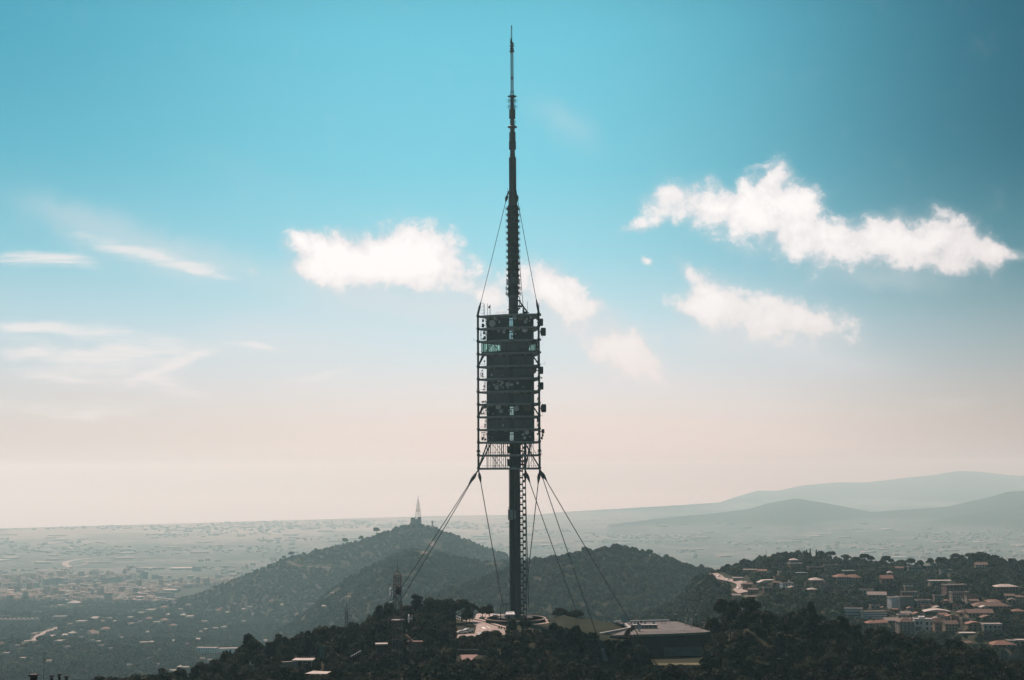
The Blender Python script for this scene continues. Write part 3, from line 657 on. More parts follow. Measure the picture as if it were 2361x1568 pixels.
# panel antennas under the hoops
s = MB()
for k in range(8):
    a = PI/4*k+.15; r = 3.1; s.box((r*math.cos(a), r*math.sin(a), zc3(1125)), (.28, .6, 2.9), a); s.tube((2.1*math.cos(a), 2.1*math.sin(a), zc3(1150)), (r*math.cos(a), r*math.sin(a), zc3(1150)), .07, n=3)
s.box((0.2, -2.5, zc3(1115)), (.55, .3, 3.0)); s.lathe([(2.35, zc3(1150)), (2.45, zc3(1080)), (2.35, zc3(1078))], 18); s.build('panel_antenna', M['panel'], tower)
s = MB(); s.lathe([(2.2, zc3(1285)), (2.45, zc3(1280)), (2.45, zc3(1180)), (2.2, zc3(1178))], 18)
for k in range(8):
    a = PI/4*k+.1
    for zc in (1200, 1262):
        z = zc3(zc); c, si = math.cos(a), math.sin(a); s.tube((2.3*c, 2.3*si, z), (3.3*c, 3.3*si, z), .09, n=3)
        s.tube((3.2*c, 3.2*si, z-.9), (3.7*c, 3.7*si, z), .10, n=3); s.tube((3.2*c, 3.2*si, z+.9), (3.7*c, 3.7*si, z), .10, n=3); s.box((3.1*c, 3.1*si, z), (.3, .5, 1.5), a)
    s.tube((3.05*math.cos(a), 3.05*math.sin(a), zc3(1285)), (3.05*math.cos(a), 3.05*math.sin(a), zc3(1160)), .09, n=3)
s.build('log_antenna', M['mast_lower'], tower)
# mast above the shaft
def ribbed(name, c0, c1, w, n=14, tiers=3):
    s = MB(); z0, z1 = zc2(c1), zc2(c0); r = w/2/19.44
    s.lathe([(r*.8, z0), (r*.97, z0+.15), (r*.97, z1-.15), (r*.8, z1)], 28)
    for k in range(n): a = 2*PI*k/n; s.box((r*.98*math.cos(a), r*.98*math.sin(a), (z0+z1)/2), (.12, .30, z1-z0-.3), a)
    for t in range(tiers+1):
        z = z0+.15+(z1-z0-.3)*t/tiers; s.lathe([(r*.98, z-.08), (r*1.035, z), (r*.98, z+.08)], 28)
    s.build(name, M['radome'], tower)
ribbed('antenna_radome', 1232, 1566, 65, tiers=7); ribbed('antenna_radome', 1085, 1162, 63, tiers=2); ribbed('antenna_radome', 1005, 1085, 57, tiers=2); ribbed('antenna_radome', 800, 885, 56, tiers=3)
def neck(name, prof, mt='concrete'):
    s = MB(); s.lathe([(w/2/19.44, zc2(c)) for c, w in prof], 24); s.build(name, M[mt], tower)
neck('mast_tube', [(1234, 50), (1160, 42), (1005, 42), (972, 42), (905, 40), (885, 36), (870, 36)])
neck('mast_ring', [(972, 42), (965, 78), (962, 86), (956, 86), (952, 70), (948, 40)], 'panel')
neck('mast_ring', [(918, 38), (915, 46), (908, 46), (906, 38)], 'panel')
neck('mast_ring', [(290, 30), (286, 44), (281, 50), (277, 44), (275, 20)], 'panel'); neck('mast_ring', [(238, 30), (235, 44), (231, 48), (228, 44), (226, 20)], 'panel')
s = MB(); s.tube((1.1, 0, zc2(945)), (1.6, 0, zc2(895)), .06, n=3); s.tube((1.6, 0, zc2(945)), (1.6, 0, zc2(895)), .06, n=3)
for k in range(8):
    a = PI/4*k; c, si = math.cos(a), math.sin(a)
    s.tube((.95*c, .95*si, zc2(800)), (.95*c, .95*si, zc2(690)), .13, n=4)
    for zc in (725, 778):
        z = zc2(zc); s.tube((.6*c, .6*si, z), (2.3*c, 2.3*si, z), .06, n=3); s.tube((2.45*c, 2.45*si, z-.75), (2.45*c, 2.45*si, z+.75), .07, n=3); s.tube((1.6*c, 1.6*si, z-.9), (1.6*c, 1.6*si, z+.9), .07, n=3)
        s.tube((1.6*c-.5*si, 1.6*si+.5*c, z+.3), (1.6*c+.5*si, 1.6*si-.5*c, z+.3), .04, n=3)
s.lathe([(.7, zc2(800)), (.7, zc2(690))], 12); s.build('yagi_array', M['panel_dark'], tower)
s = MB(); s.lathe([(.5, zc2(696)), (2.0, zc2(688)), (2.3, zc2(684)), (.6, zc2(676))], 10); s.build('mast_platform', M['panel'], tower)
def lattice(s, p0, p1, w0, w1, nseg, r, nleg=4, rx=None, ph=PI/4):
    p0, p1 = Vector(p0), Vector(p1)
    def ringp(t):
        c = p0.lerp(p1, t); w = (w0+(w1-w0)*t)/2*math.sqrt(2) if nleg == 4 else (w0+(w1-w0)*t)/2
        return [c+Vector((w*math.cos(2*PI*k/nleg+ph), w*math.sin(2*PI*k/nleg+ph), 0)) for k in range(nleg)]
    prev = ringp(0)
    for j in range(1, nseg+1):
        cur = ringp(j/nseg)
        for k in range(nleg):
            s.tube(prev[k], cur[k], r, n=4); s.tube(cur[k], cur[(k+1) % nleg], (rx or r*.6), n=3)
            s.tube(prev[k], cur[(k+1) % nleg], (rx or r*.6), n=3)
            if j % 2: s.tube(prev[(k+1) % nleg], cur[k], (rx or r*.6), n=3)
        prev = cur
s = MB(); lattice(s, (0, 0, zc2(682)), (0, 0, zc2(645)), 1.9, 1.35, 3, .12); lattice(s, (0, 0, zc2(645)), (0, 0, zc2(290)), 1.30, 1.2, 26, .13, rx=.07)
s.tube((0, 0, zc2(645)), (0, 0, zc2(290)), .10, n=4); s.lathe([(.3, zc2(535)), (.55, zc2(530)), (.55, zc2(515)), (.3, zc2(510))], 8); s.build('lattice_mast', M['panel_dark'], tower)
s = MB(); s.tube((-1.5, 0, zc2(410)), (1.5, 0, zc2(410)), .05, n=3); s.tube((0, -1.5, zc2(410)), (0, 1.5, zc2(410)), .05, n=3); s.tube((-1.4, -.3, zc2(405)), (-1.4, .3, zc2(405)), .05, n=3); s.build('lightning_arm', M['tray'], tower)
s = MB(); s.lathe([(.55, zc2(275)), (.8, zc2(270)), (.85, zc2(262)), (.5, zc2(256)), (.8, zc2(250)), (.4, zc2(240))], 12)
for k in range(5): a = k*1.26; s.box((.75*math.cos(a), .75*math.sin(a), zc2(262)), (.4, .4, .7), a)
s.tube((0, 0, zc2(290)), (0, 0, zc2(215)), .45, n=8); s.build('beacon_cluster', M['panel_dark'], tower)
# small crane on the very top
s = MB(); s.box((.1, 0, zc2(210)), (1.7, 1.2, .6)); s.box((-.5, 0, zc2(198)), (.7, .8, 1.0)); s.box((-.15, 0, zc2(180)), (.7, .6, 1.4)); s.tube((-.8, 0, zc2(205)), (-.8, 0, zc2(160)), .09, n=4); s.tube((.2, 0, zc2(215)), (-.3, 0, zc2(165)), .25, n=5)
lattice(s, (-.18, 0, zc2(175)), (-.08, 0, zc2(60)), .62, .5, 9, .08, nleg=4); s.tube((-.1, 0, zc2(62)), (0, 0, zc2(48)), .34, .16, n=6); s.build('top_crane', M['panel_dark'], tower)
# guy cables
def W(p): return Vector((p[0]-TX, p[1]-TY, p[2]-TB))
def guy(p0, p1, sock0, sock1=0, r=.19):
    s = MB(); p0, p1 = Vector(p0), Vector(p1); d = (p1-p0).normalized(); L = (p1-p0).length; prev = None; n = 14; sag = L*.006
    for k in range(n+1):
        t = k/n; p = p0.lerp(p1, t)-Vector((0, 0, sag*4*t*(1-t)))
        if prev is not None: s.tube(prev, p, r, n=6)
        prev = p
    c = s.build('guy_cable', M['cable'], tower)
    k = MB()
    if sock0: k.tube(p0, p0+d*sock0*.35, .28, .34, 8); k.tube(p0+d*sock0*.35, p0+d*sock0*.6, .60, .75, 8); k.tube(p0+d*sock0*.6, p0+d*sock0, .72, .22, 8)
    if sock1: k.tube(p1, p1-d*sock1*.55, .5, .55, 8); k.tube(p1-d*sock1*.55, p1-d*sock1, .5, .18, 8)
    if k.v: k.build('cable_socket', M['steel'], c)
zb = DZ[-1]-.6; vb = [Vector((V.x, V.y, zb)) for V in VERT]
def anchor(x, y, Y): return W(at(x, y, Y))
ANCH = [(0, 900, 1392, 640), (0, 914, 1400, 612), (0, 1160.5, 1400, 600), (1, 1206, 1424, 598), (1, 1388, 1497, 545), (1, 1519, 1541, 560), (2, 1333, 1420, 725), (2, 1219, 1400, 745)]
for i, x, y, Y in ANCH: guy(vb[i], anchor(x, y, Y), 8.2)
zt0 = zc3(95)
for i, V in enumerate(VERT):
    a = VA[i]; p0 = Vector((2.35*math.cos(a), 2.35*math.sin(a), zt0)); p1 = Vector((V.x, V.y, DZ[0]+1)); guy(p0, p1, 4.5, 6.0, r=.13)
    s = MB(); s.box((p0.x*.85, p0.y*.85, zt0+.2), (.9, .6, 1.4), a); s.tube((p0.x, p0.y, zt0+.8), (p0.x, p0.y, zt0+2.2), .12, n=4); s.build('cable_bracket', M['concrete'], tower)

# ---------------------------------------------------------------- trees
def crown_mesh(name, lobes, n, size, mt, squash=1.0, seed=0):
    rg = np.random.default_rng(seed); tot = sum(l[3]*l[4] for l in lobes); Vs = []; 
    for (cx, cy_, cz, rx, rz) in lobes:
        k = max(20, int(n*rx*rz/tot)); d = rg.normal(size=(k, 3)); d /= np.linalg.norm(d, axis=1)[:, None]
        d[:, 2] = np.where(d[:, 2] < -.35, -d[:, 2]*.5, d[:, 2]); rad = 1-np.abs(rg.normal(size=k))*.18
        rad = rad*(1+.22*np.sin(d[:, 0]*5+cx*3+cz)*np.sin(d[:, 1]*5+cy_)*np.cos(d[:, 2]*4+cx))
        P = np.stack([cx+d[:, 0]*rx*rad, cy_+d[:, 1]*rx*rad, cz+d[:, 2]*rz*rad*squash], 1)
        nrm = d+rg.normal(size=(k, 3))*.55; nrm /= np.linalg.norm(nrm, axis=1)[:, None]
        a = np.cross(nrm, rg.normal(size=(k, 3))); a /= np.linalg.norm(a, axis=1)[:, None]; b = np.cross(nrm, a)
        sz = size*(.55+rg.random(k)*.9)[:, None]
        q = np.stack([P-a*sz-b*sz*.6, P+a*sz*.8-b*sz*.7, P+a*sz+b*sz*.6+nrm*sz*.3, P-a*sz*.7+b*sz*.8], 1); Vs.append(q.reshape(-1, 3))
    V = np.concatenate(Vs); F = np.arange(len(V)).reshape(-1, 4); return npmesh(name, V, F, M[mt])
def trunk_mesh(name, hgt, r, limbs, lean=0.0, base=-1.5, seed=0):
    rg = random.Random(seed); s = MB(); n = 5; pts = [Vector((lean*t*t*hgt+rg.uniform(-.12, .12)*hgt*.1, rg.uniform(-.1, .1)*hgt*.1, base+(hgt-base)*t)) for t in [k/n for k in range(n+1)]]
    for k in range(n): s.tube(pts[k], pts[k+1], r*(1-k/n*.55), r*(1-(k+1)/n*.55), 6)
    for (lx, ly, lz) in limbs:
        o = pts[rg.choice([2, 3, 4])]; s.tube(o, (lx*.6+o.x*.4, ly*.6+o.y*.4, (lz*.75+o.z*.25)), r*.38, r*.26, 5); s.tube((lx*.6+o.x*.4, ly*.6+o.y*.4, (lz*.75+o.z*.25)), (lx, ly, lz), r*.26, r*.1, 5)
    return s.mesh(name, M['trunk'])
PROTO = {}
def proto(kind, i, lobes, n, size, mt, th, tr, lean=0):
    limbs = [(l[0]*.8, l[1]*.8, l[2]-l[4]*.2) for l in lobes[1:6]]
    PROTO.setdefault(kind, []).append((crown_mesh('crown', lobes, n, size, mt, seed=i*7+len(kind)), trunk_mesh('trunk', th, tr, limbs, lean, seed=i)))
def rlobes(rg, n, R0, H0, H1, lr, flat=1.0, top=True):
    L = []
    for k in range(n):
        a = rg.uniform(0, 2*PI); t = rg.random(); rr = R0*math.sqrt(rg.random())*.75; z = H0+(H1-H0)*t
        lim = 1-abs(t-.45)*1.1; L.append((rr*lim*math.cos(a), rr*lim*math.sin(a), z, lr*rg.uniform(.7, 1.2), lr*flat*rg.uniform(.7, 1.15)))
    return L
rg = random.Random(5)
for i in range(4):   # umbrella-shaped stone pine, 10 m
    L = [(rg.uniform(-2.3, 2.3), rg.uniform(-2.3, 2.3), 7.4+rg.uniform(-1.0, 1.2), rg.uniform(1.3, 2.0), rg.uniform(1.0, 1.5)) for k in range(10)]
    proto('stone_pine', i, [(0, 0, 7.9, 2.6, 1.9)]+L, 2600, .30, 'leaf_pine', 7.8, .32)
for i in range(4):   # rounded holm oak, 8 m
    L = rlobes(rg, 13, 3.4, 3.2, 7.0, 1.6)
    proto('holm_oak', i, [(0, 0, 5.0, 2.9, 2.6)]+L, 2600, .32, 'leaf_oak', 4.5, .3)
for i in range(3):   # tall ragged Aleppo pine, 11 m
    L = [(rg.uniform(-2.2, 2.2)*(1.2-.8*(k/12)), rg.uniform(-2.2, 2.2)*(1.2-.8*k/12), 4.0+k*.6, rg.uniform(1.1, 1.7), rg.uniform(.8, 1.3)) for k in range(12)]
    proto('aleppo_pine', i, [(0, 0, 6.5, 1.7, 2.5), (0, 0, 9.8, 1.0, 1.3)]+L, 2600, .30, 'leaf_dark', 9.5, .3)
for i in range(2):   # loose pale poplar-like tree
    L = [(rg.uniform(-1.4, 1.4), rg.uniform(-1.4, 1.4), 2.6+k*.62, rg.uniform(.7, 1.3), rg.uniform(.8, 1.2)) for k in range(12)]
    proto('airy_tree', i, L, 1300, .24, 'leaf_olive', 9.0, .2)
proto('cypress', 0, [(0, 0, 2+k*.9, 1.15-.1*k, 1.2) for k in range(9)], 1500, .22, 'leaf_dark', 2.0, .2)
proto('bush', 0, [(0, 0, 1.0, 2.2, 1.5), (1.4, .3, .8, 1.5, 1.1), (-1.5, -.2, .8, 1.6, 1.1), (.2, 1.2, 1.0, 1.4, 1.2)], 1300, .22, 'leaf_oak', .8, .2)
def tree(kind, loc, sc_, label, cat='tree', group=None, idx=None, rz=None, sz=None):
    c, t = PROTO[kind][random.randrange(len(PROTO[kind])) if idx is None else idx]
    e = empty(kind, loc, random.uniform(0, 6.28) if rz is None else rz, label, cat, group); e.scale = (sc_, sc_, sc_*(sz or 1))
    inst('trunk', t, e); inst('crown', c, e); return e
CLEAR = [  # photo regions nearer trees must not cover: x0,y0,x1,y1,depth
 (1084, 1424, 1262, 1452, 640), (1060, 1440, 1152, 1476, 640), (1152, 1395, 1262, 1424, 700), (1066, 1497, 1098, 1520, 565), (1266, 1405, 1296, 1432, 640), (1296, 1405, 1350, 1444, 640), (1350, 1410, 1400, 1457, 640), (1400, 1420, 1442, 1466, 640), (1385, 1440, 1640, 1476, 660), (1510, 1478, 1606, 1535, 620), (1085, 1395, 1152, 1430, 700),
 (908, 1290, 926, 1400, 590), (660, 1502, 722, 1518, 575), (735, 1490, 750, 1506, 560), (714, 1546, 752, 1560, 540), (930, 1463, 968, 1484, 565), (864, 1484, 894, 1492, 575), (806, 1500, 832, 1516, 560), (757, 1488, 770, 1535, 545), (897, 1318, 940, 1384, 590), (915, 1415, 932, 1466, 560), (1382, 1506, 1400, 1524, 560)]
NOTREE = [(1052, 1152, 588, 676), (1152, 1264, 626, 676), (1440, 1646, 596, 668), (1514, 1606, 587, 600), (1266, 1442, 604, 672), (1062, 1102, 549, 566), (660, 724, 550, 564)]
NTU = [(ux(a), ux(b), c, d) for a, b, c, d in NOTREE]
def free(X, Y, z, hgt, rad):
    u = X/Y
    for a, b, c, d in NTU:
        if a-rad*.5/Y < u < b+rad*.5/Y and c-rad*.5 < Y < d+rad*.5: return 0.0
    px, py = proj((X, Y, z)); _, pt = proj((X, Y, z+hgt)); w = rad/Y*FP
    f = 1.0
    for x0, y0, x1, y1, dep in CLEAR:
        if Y < dep and px+w > x0 and px-w < x1 and pt < y1 and py > y0: f = min(f, (py-y1)/max(py-pt, .1))
    return f
REG = [(0, 560, 'left'), (560, 900, 'mast'), (900, 1080, 'mid'), (1080, 1420, 'below'), (1420, 1660, 'hall'), (1660, 2010, 'ridge'), (2010, 2500, 'right')]
RL = {'left': 'left of the pavilion', 'mast': 'between pavilion and radio mast', 'mid': 'between radio mast and car park', 'below': 'below the tall tower', 'hall': 'before the flat-roofed hall', 'ridge': 'on the ridge right of the hall', 'right': 'below the hillside town'}
KD = {'stone_pine': 'umbrella-crowned pine', 'holm_oak': 'round-crowned oak', 'aleppo_pine': 'tall ragged pine', 'airy_tree': 'thin olive-green tree', 'cypress': 'narrow dark cypress'}
near_pts = []
# hand-placed trees that stand out against the far hills: x, y of the top, depth, kind, scale, label
HERO = [(1050, 1386, 648, 'stone_pine', .9, 'umbrella pine just left of the largest roadside one'), (1082, 1391, 655, 'stone_pine', .85, 'umbrella pine nearest the sliding gate'), (1024, 1388, 646, 'holm_oak', 1.0, 'dark oak among the umbrella pines behind the car park'), (1076, 1404, 640, 'holm_oak', .8, 'low oak under the roadside umbrella pines'), (1640, 1377, 600, 'stone_pine', 1.0, 'broad umbrella pine standing highest at the right end of the hall roof'), (1668, 1381, 596, 'stone_pine', .95, 'umbrella pine beside the highest one at the end of the hall roof'),
        (1722, 1376, 585, 'stone_pine', 1.15, 'wide flat-topped pine crowning the wooded ridge'), (1690, 1384, 592, 'holm_oak', 1.0, 'round dark oak between the umbrella pines on the ridge'),
        (1873, 1392, 575, 'aleppo_pine', .8, 'narrow spiky-topped pine poking above the ridge before the valley'), (963, 1374, 650, 'aleppo_pine', 1.05, 'tall pine with a tufted top just right of the lattice radio mast'),
        (1010, 1382, 655, 'stone_pine', 1.0, 'umbrella pine behind the car park, third from the road'), (1036, 1380, 655, 'stone_pine', 1.1, 'umbrella pine behind the car park, second from the road'), (1064, 1381, 655, 'stone_pine', 1.15, 'largest umbrella pine beside the curving road'),
        (990, 1382, 652, 'holm_oak', 1.15, 'broad dark oak right of the tufted pine by the radio mast'), (935, 1396, 650, 'holm_oak', 1.1, 'round dark oak just behind the lattice radio mast'), (897, 1392, 645, 'holm_oak', 1.15, 'rounded oak left of the lattice radio mast'), (876, 1398, 642, 'holm_oak', 1.0, 'leftmost rounded oak of the clump by the radio mast'),
        (1112, 1398, 672, 'holm_oak', .75, 'low dark oak behind the fenced gate'), (1128, 1396, 668, 'holm_oak', .7, 'small oak with visible trunk beside the fenced terrace'),
        (575, 1466, 590, 'aleppo_pine', 1.2, 'big ragged pine on the left end of the near hill'), (588, 1474, 585, 'holm_oak', 1.2, 'bulky oak leaning against the big ragged pine'), (555, 1490, 575, 'holm_oak', 1.0, 'lower oak left of the big ragged pine'), (522, 1506, 565, 'holm_oak', 1.1, 'wide oak at the left edge of the near woodland'),
        (463, 1527, 545, 'stone_pine', .8, 'small mushroom-shaped pine at the far left of the near hill'), (450, 1532, 547, 'holm_oak', .6, 'small oak beside the mushroom-shaped pine'),
        (735, 1437, 640, 'aleppo_pine', .8, 'pointed pine on the skyline below the steel pylon'), (690, 1450, 620, 'holm_oak', .9, 'skyline oak left of the pointed pine'), (640, 1466, 605, 'aleppo_pine', .9, 'ragged pine on the skyline between the big pine and the pylon'),
        (1448, 1447, 580, 'airy_tree', 1.0, 'pale thin tree rising in front of the hall roof'), (1457, 1462, 575, 'airy_tree', 1.05, 'second pale thin tree in front of the hall wall'), (1210, 1424, 585, 'holm_oak', .8, 'dark oak in front of the foot of the tall tower'), (1180, 1430, 590, 'holm_oak', .75, 'small dark oak before the white-roofed booth')]
for x, yt, Y, kind, s_, lab in HERO:
    hg = {'stone_pine': 10, 'holm_oak': 8, 'aleppo_pine': 11, 'airy_tree': 10.4}[kind]*s_
    p = at(x, yt, Y); g = float(h(p.x, Y)); need = p.z-g
    tree(kind, (p.x, Y, g), s_, lab, sz=max(.6, min(1.7, need/hg))); near_pts.append((p.x, Y, 2.4*s_))
for n_, (x, y, Y, s_) in enumerate([(1292, 1410, 668, 1.45), (1327, 1419, 664, 1.4)]):
    p = at(x, y+7, Y); tree('bush', (p.x, Y, float(h(p.x, Y))), s_, ['round dark bush on the grass slope, nearer the tall tower', 'round dark bush on the grass slope, nearer the hall'][n_], 'bush')
BUSHES = [(1066, 1484), (1074, 1490), (1083, 1485), (1092, 1491), (1101, 1484), (1110, 1489), (1119, 1483), (1128, 1488), (1137, 1482), (1146, 1486), (1070, 1478), (1088, 1479), (1106, 1478), (1124, 1477), (1141, 1476)]
OB = ['first', 'second', 'third', 'fourth', 'fifth', 'sixth', 'seventh', 'eighth', 'ninth', 'tenth']
for n_, (x, y) in enumerate(BUSHES):
    Y = 585-(y-1476)*.9; X = ux(x)*Y; fr_ = n_ < 10
    tree('bush', (X, Y, float(h(X, Y))-.2), .75+.12*(n_*7 % 4), '%s dark bush from the left in the %s row under the car park' % (OB[n_ if fr_ else n_-10], 'front' if fr_ else 'back'), 'bush', 'bushes under the car park')
# the rest of the near wood
cand = []
rs = np.random.default_rng(3)
N = 15000; uu = rs.uniform(-.46, .46, N); YY = np.sqrt(rs.uniform(425**2, 735**2, N))
HH = h(uu*YY, YY); grid = {}
for x, Y, r in near_pts: grid.setdefault((int(x*Y/Y//8), int(Y//8)), []).append((x, Y, r))
TALL = {'stone_pine': (10, 4.6), 'holm_oak': (8, 4.0), 'aleppo_pine': (11, 3.0), 'airy_tree': (10, 2), 'cypress': (9, 1.2)}
for u, Y, z in zip(uu, YY, HH):
    X = u*Y; k = rs.random(); kind = 'holm_oak' if k < .50 else 'stone_pine' if k < .74 else 'aleppo_pine' if k < .93 else 'airy_tree'
    s_ = .5+.72*rs.random()**.8; th, tr = TALL[kind]; r = tr*s_*.66
    cx, cy_ = int(X//8), int(Y//8); bad = False
    for i in (-1, 0, 1):
        for j in (-1, 0, 1):
            for (a, b, c) in grid.get((cx+i, cy_+j), ()):
                if (a-X)**2+(b-Y)**2 < (r+c*.8)**2*.8: bad = True; break
    if bad: continue
    f = free(X, Y, z, th*s_, tr*s_)
    if f < .14: continue
    if f < 1: s_ *= f; kind = 'holm_oak' if kind != 'airy_tree' else kind; th, tr = TALL[kind]
    if f < 1 and free(X, Y, z, th*s_, tr*s_) < .97: continue
    px, pt = proj((X, Y, z+th*s_))
    # keep the skyline of the photo
    lim = np.interp(px, [0, 200, 330, 440, 500, 540, 600, 680, 760, 850, 880, 1090, 1100, 1160, 1262, 1440, 1660, 1720, 1820, 1930, 2000, 2100, 2200, 2280, 2361], [1600, 1566, 1550, 1534, 1515, 1500, 1484, 1452, 1440, 1424, 1400, 1394, 1410, 1412, 1425, 1460, 1398, 1392, 1398, 1410, 1438, 1455, 1472, 1492, 1520])
    if pt < lim+rs.uniform(0, 5): 
        s2 = s_*.72
        px, pt = proj((X, Y, z+th*s2))
        if pt < lim: continue
        s_ = s2
    grid.setdefault((cx, cy_), []).append((X, Y, tr*s_*.8)); cand.append((X, Y, z, kind, s_, px, pt))
inview = [c for c in cand if -10 < c[5] < 2371 and c[6] < 1566]; inview.sort(key=lambda c: c[1]-20*c[4])
print('near trees', len(cand), 'in view', len(inview))
WANT = 205; picked = inview[:WANT]; pick_id = set(id(c) for c in picked)
ORD = ['first', 'second', 'third', 'fourth', 'fifth', 'sixth', 'seventh', 'eighth', 'ninth', 'tenth', 'eleventh', 'twelfth', 'thirteenth', 'fourteenth', 'fifteenth', 'sixteenth', 'seventeenth', 'eighteenth', 'nineteenth', 'twentieth']
ORD += ['twenty-'+o for o in ORD[:9]]+['thirtieth']+['thirty-'+o for o in ORD[:9]]+['fortieth']; seen = {}
for X, Y, z, kind, s_, px, pt in sorted(picked, key=lambda c: c[5]):
    reg = [r for a, b, r in REG if a-400*(a == 0) <= px < b][0]; k = seen[(kind, reg)] = seen.get((kind, reg), 0)+1
    tree(kind, (X, Y, z), s_, KD[kind]+' '+RL[reg]+', '+ORD[min(k-1, 39)]+' such from the left', group=KD[kind]+'s '+RL[reg])
near_rest = [c for c in cand if id(c) not in pick_id]

# masses of trees: points carrying instances
def mass(name, P, S, coll, kinds=None, parent_kind='stuff'):
    me = bpy.data.meshes.new(name); me.vertices.add(len(P)); me.vertices.foreach_set('co', np.asarray(P, np.float32).ravel())
    a = me.attributes.new('size', 'FLOAT_VECTOR', 'POINT'); a.data.foreach_set('vector', np.asarray(S, np.float32).ravel())
    b = me.attributes.new('kind_index', 'INT', 'POINT'); b.data.foreach_set('value', np.asarray(kinds, np.int32))
    o = bpy.data.objects.new(name, me); COL.objects.link(o); tag(o, kind='stuff')
    ng = bpy.data.node_groups.new(name, 'GeometryNodeTree'); ng.interface.new_socket('Geometry', in_out='INPUT', socket_type='NodeSocketGeometry'); ng.interface.new_socket('Geometry', in_out='OUTPUT', socket_type='NodeSocketGeometry')
    N = ng.nodes; L = ng.links; gi = N.new('NodeGroupInput'); go = N.new('NodeGroupOutput'); ip = N.new('GeometryNodeInstanceOnPoints'); ci = N.new('GeometryNodeCollectionInfo')
    ci.inputs[0].default_value = coll; ci.inputs[1].default_value = True; ci.inputs[2].default_value = True
    at_ = N.new('GeometryNodeInputNamedAttribute'); at_.data_type = 'FLOAT_VECTOR'; at_.inputs[0].default_value = 'size'
    ai = N.new('GeometryNodeInputNamedAttribute'); ai.data_type = 'INT'; ai.inputs[0].default_value = 'kind_index'
    rv = N.new('FunctionNodeRandomValue'); rv.data_type = 'FLOAT'; rv.inputs[3].default_value = 6.283
    cb = N.new('ShaderNodeCombineXYZ'); L.new(rv.outputs[1], cb.inputs[2])
    L.new(gi.outputs[0], ip.inputs['Points']); L.new(ci.outputs[0], ip.inputs['Instance']); ip.inputs['Pick Instance'].default_value = True
    L.new(ai.outputs[0], ip.inputs['Instance Index']); L.new(cb.outputs[0], ip.inputs['Rotation']); L.new(at_.outputs[0], ip.inputs['Scale']); L.new(ip.outputs[0], go.inputs[0])
    md = o.modifiers.new('scatter', 'NODES'); md.node_group = ng; return o
def joined(kind, i):
    """one mesh of crown + trunk for the masses"""
    c, t = PROTO[kind][i]; V = []; F = []; mi = []
    for k, me in enumerate((c, t)):
        o = len(V); V += [tuple(v.co) for v in me.vertices]; F += [tuple(j+o for j in p.vertices) for p in me.polygons]; mi += [k]*len(me.polygons)
    m = bpy.data.meshes.new('tree_source'); m.from_pydata(V, [], F); m.materials.append(c.materials[0]); m.materials.append(t.materials[0]); m.polygons.foreach_set('material_index', mi); return m
srcc = bpy.data.collections.new('tree_sources'); KI = {}
for n_, (kd, i) in enumerate([('stone_pine', 0), ('stone_pine', 1), ('holm_oak', 0), ('holm_oak', 1), ('holm_oak', 2), ('aleppo_pine', 0), ('aleppo_pine', 1), ('airy_tree', 0)]):
    o = bpy.data.objects.new('source_%02d' % n_, joined(kd, i)); srcc.objects.link(o); KI.setdefault(kd, []).append(n_)
mass('woodland', [c[:3] for c in near_rest], [(c[4],)*3 for c in near_rest], srcc, [random.choice(KI[c[3]]) for c in near_rest])
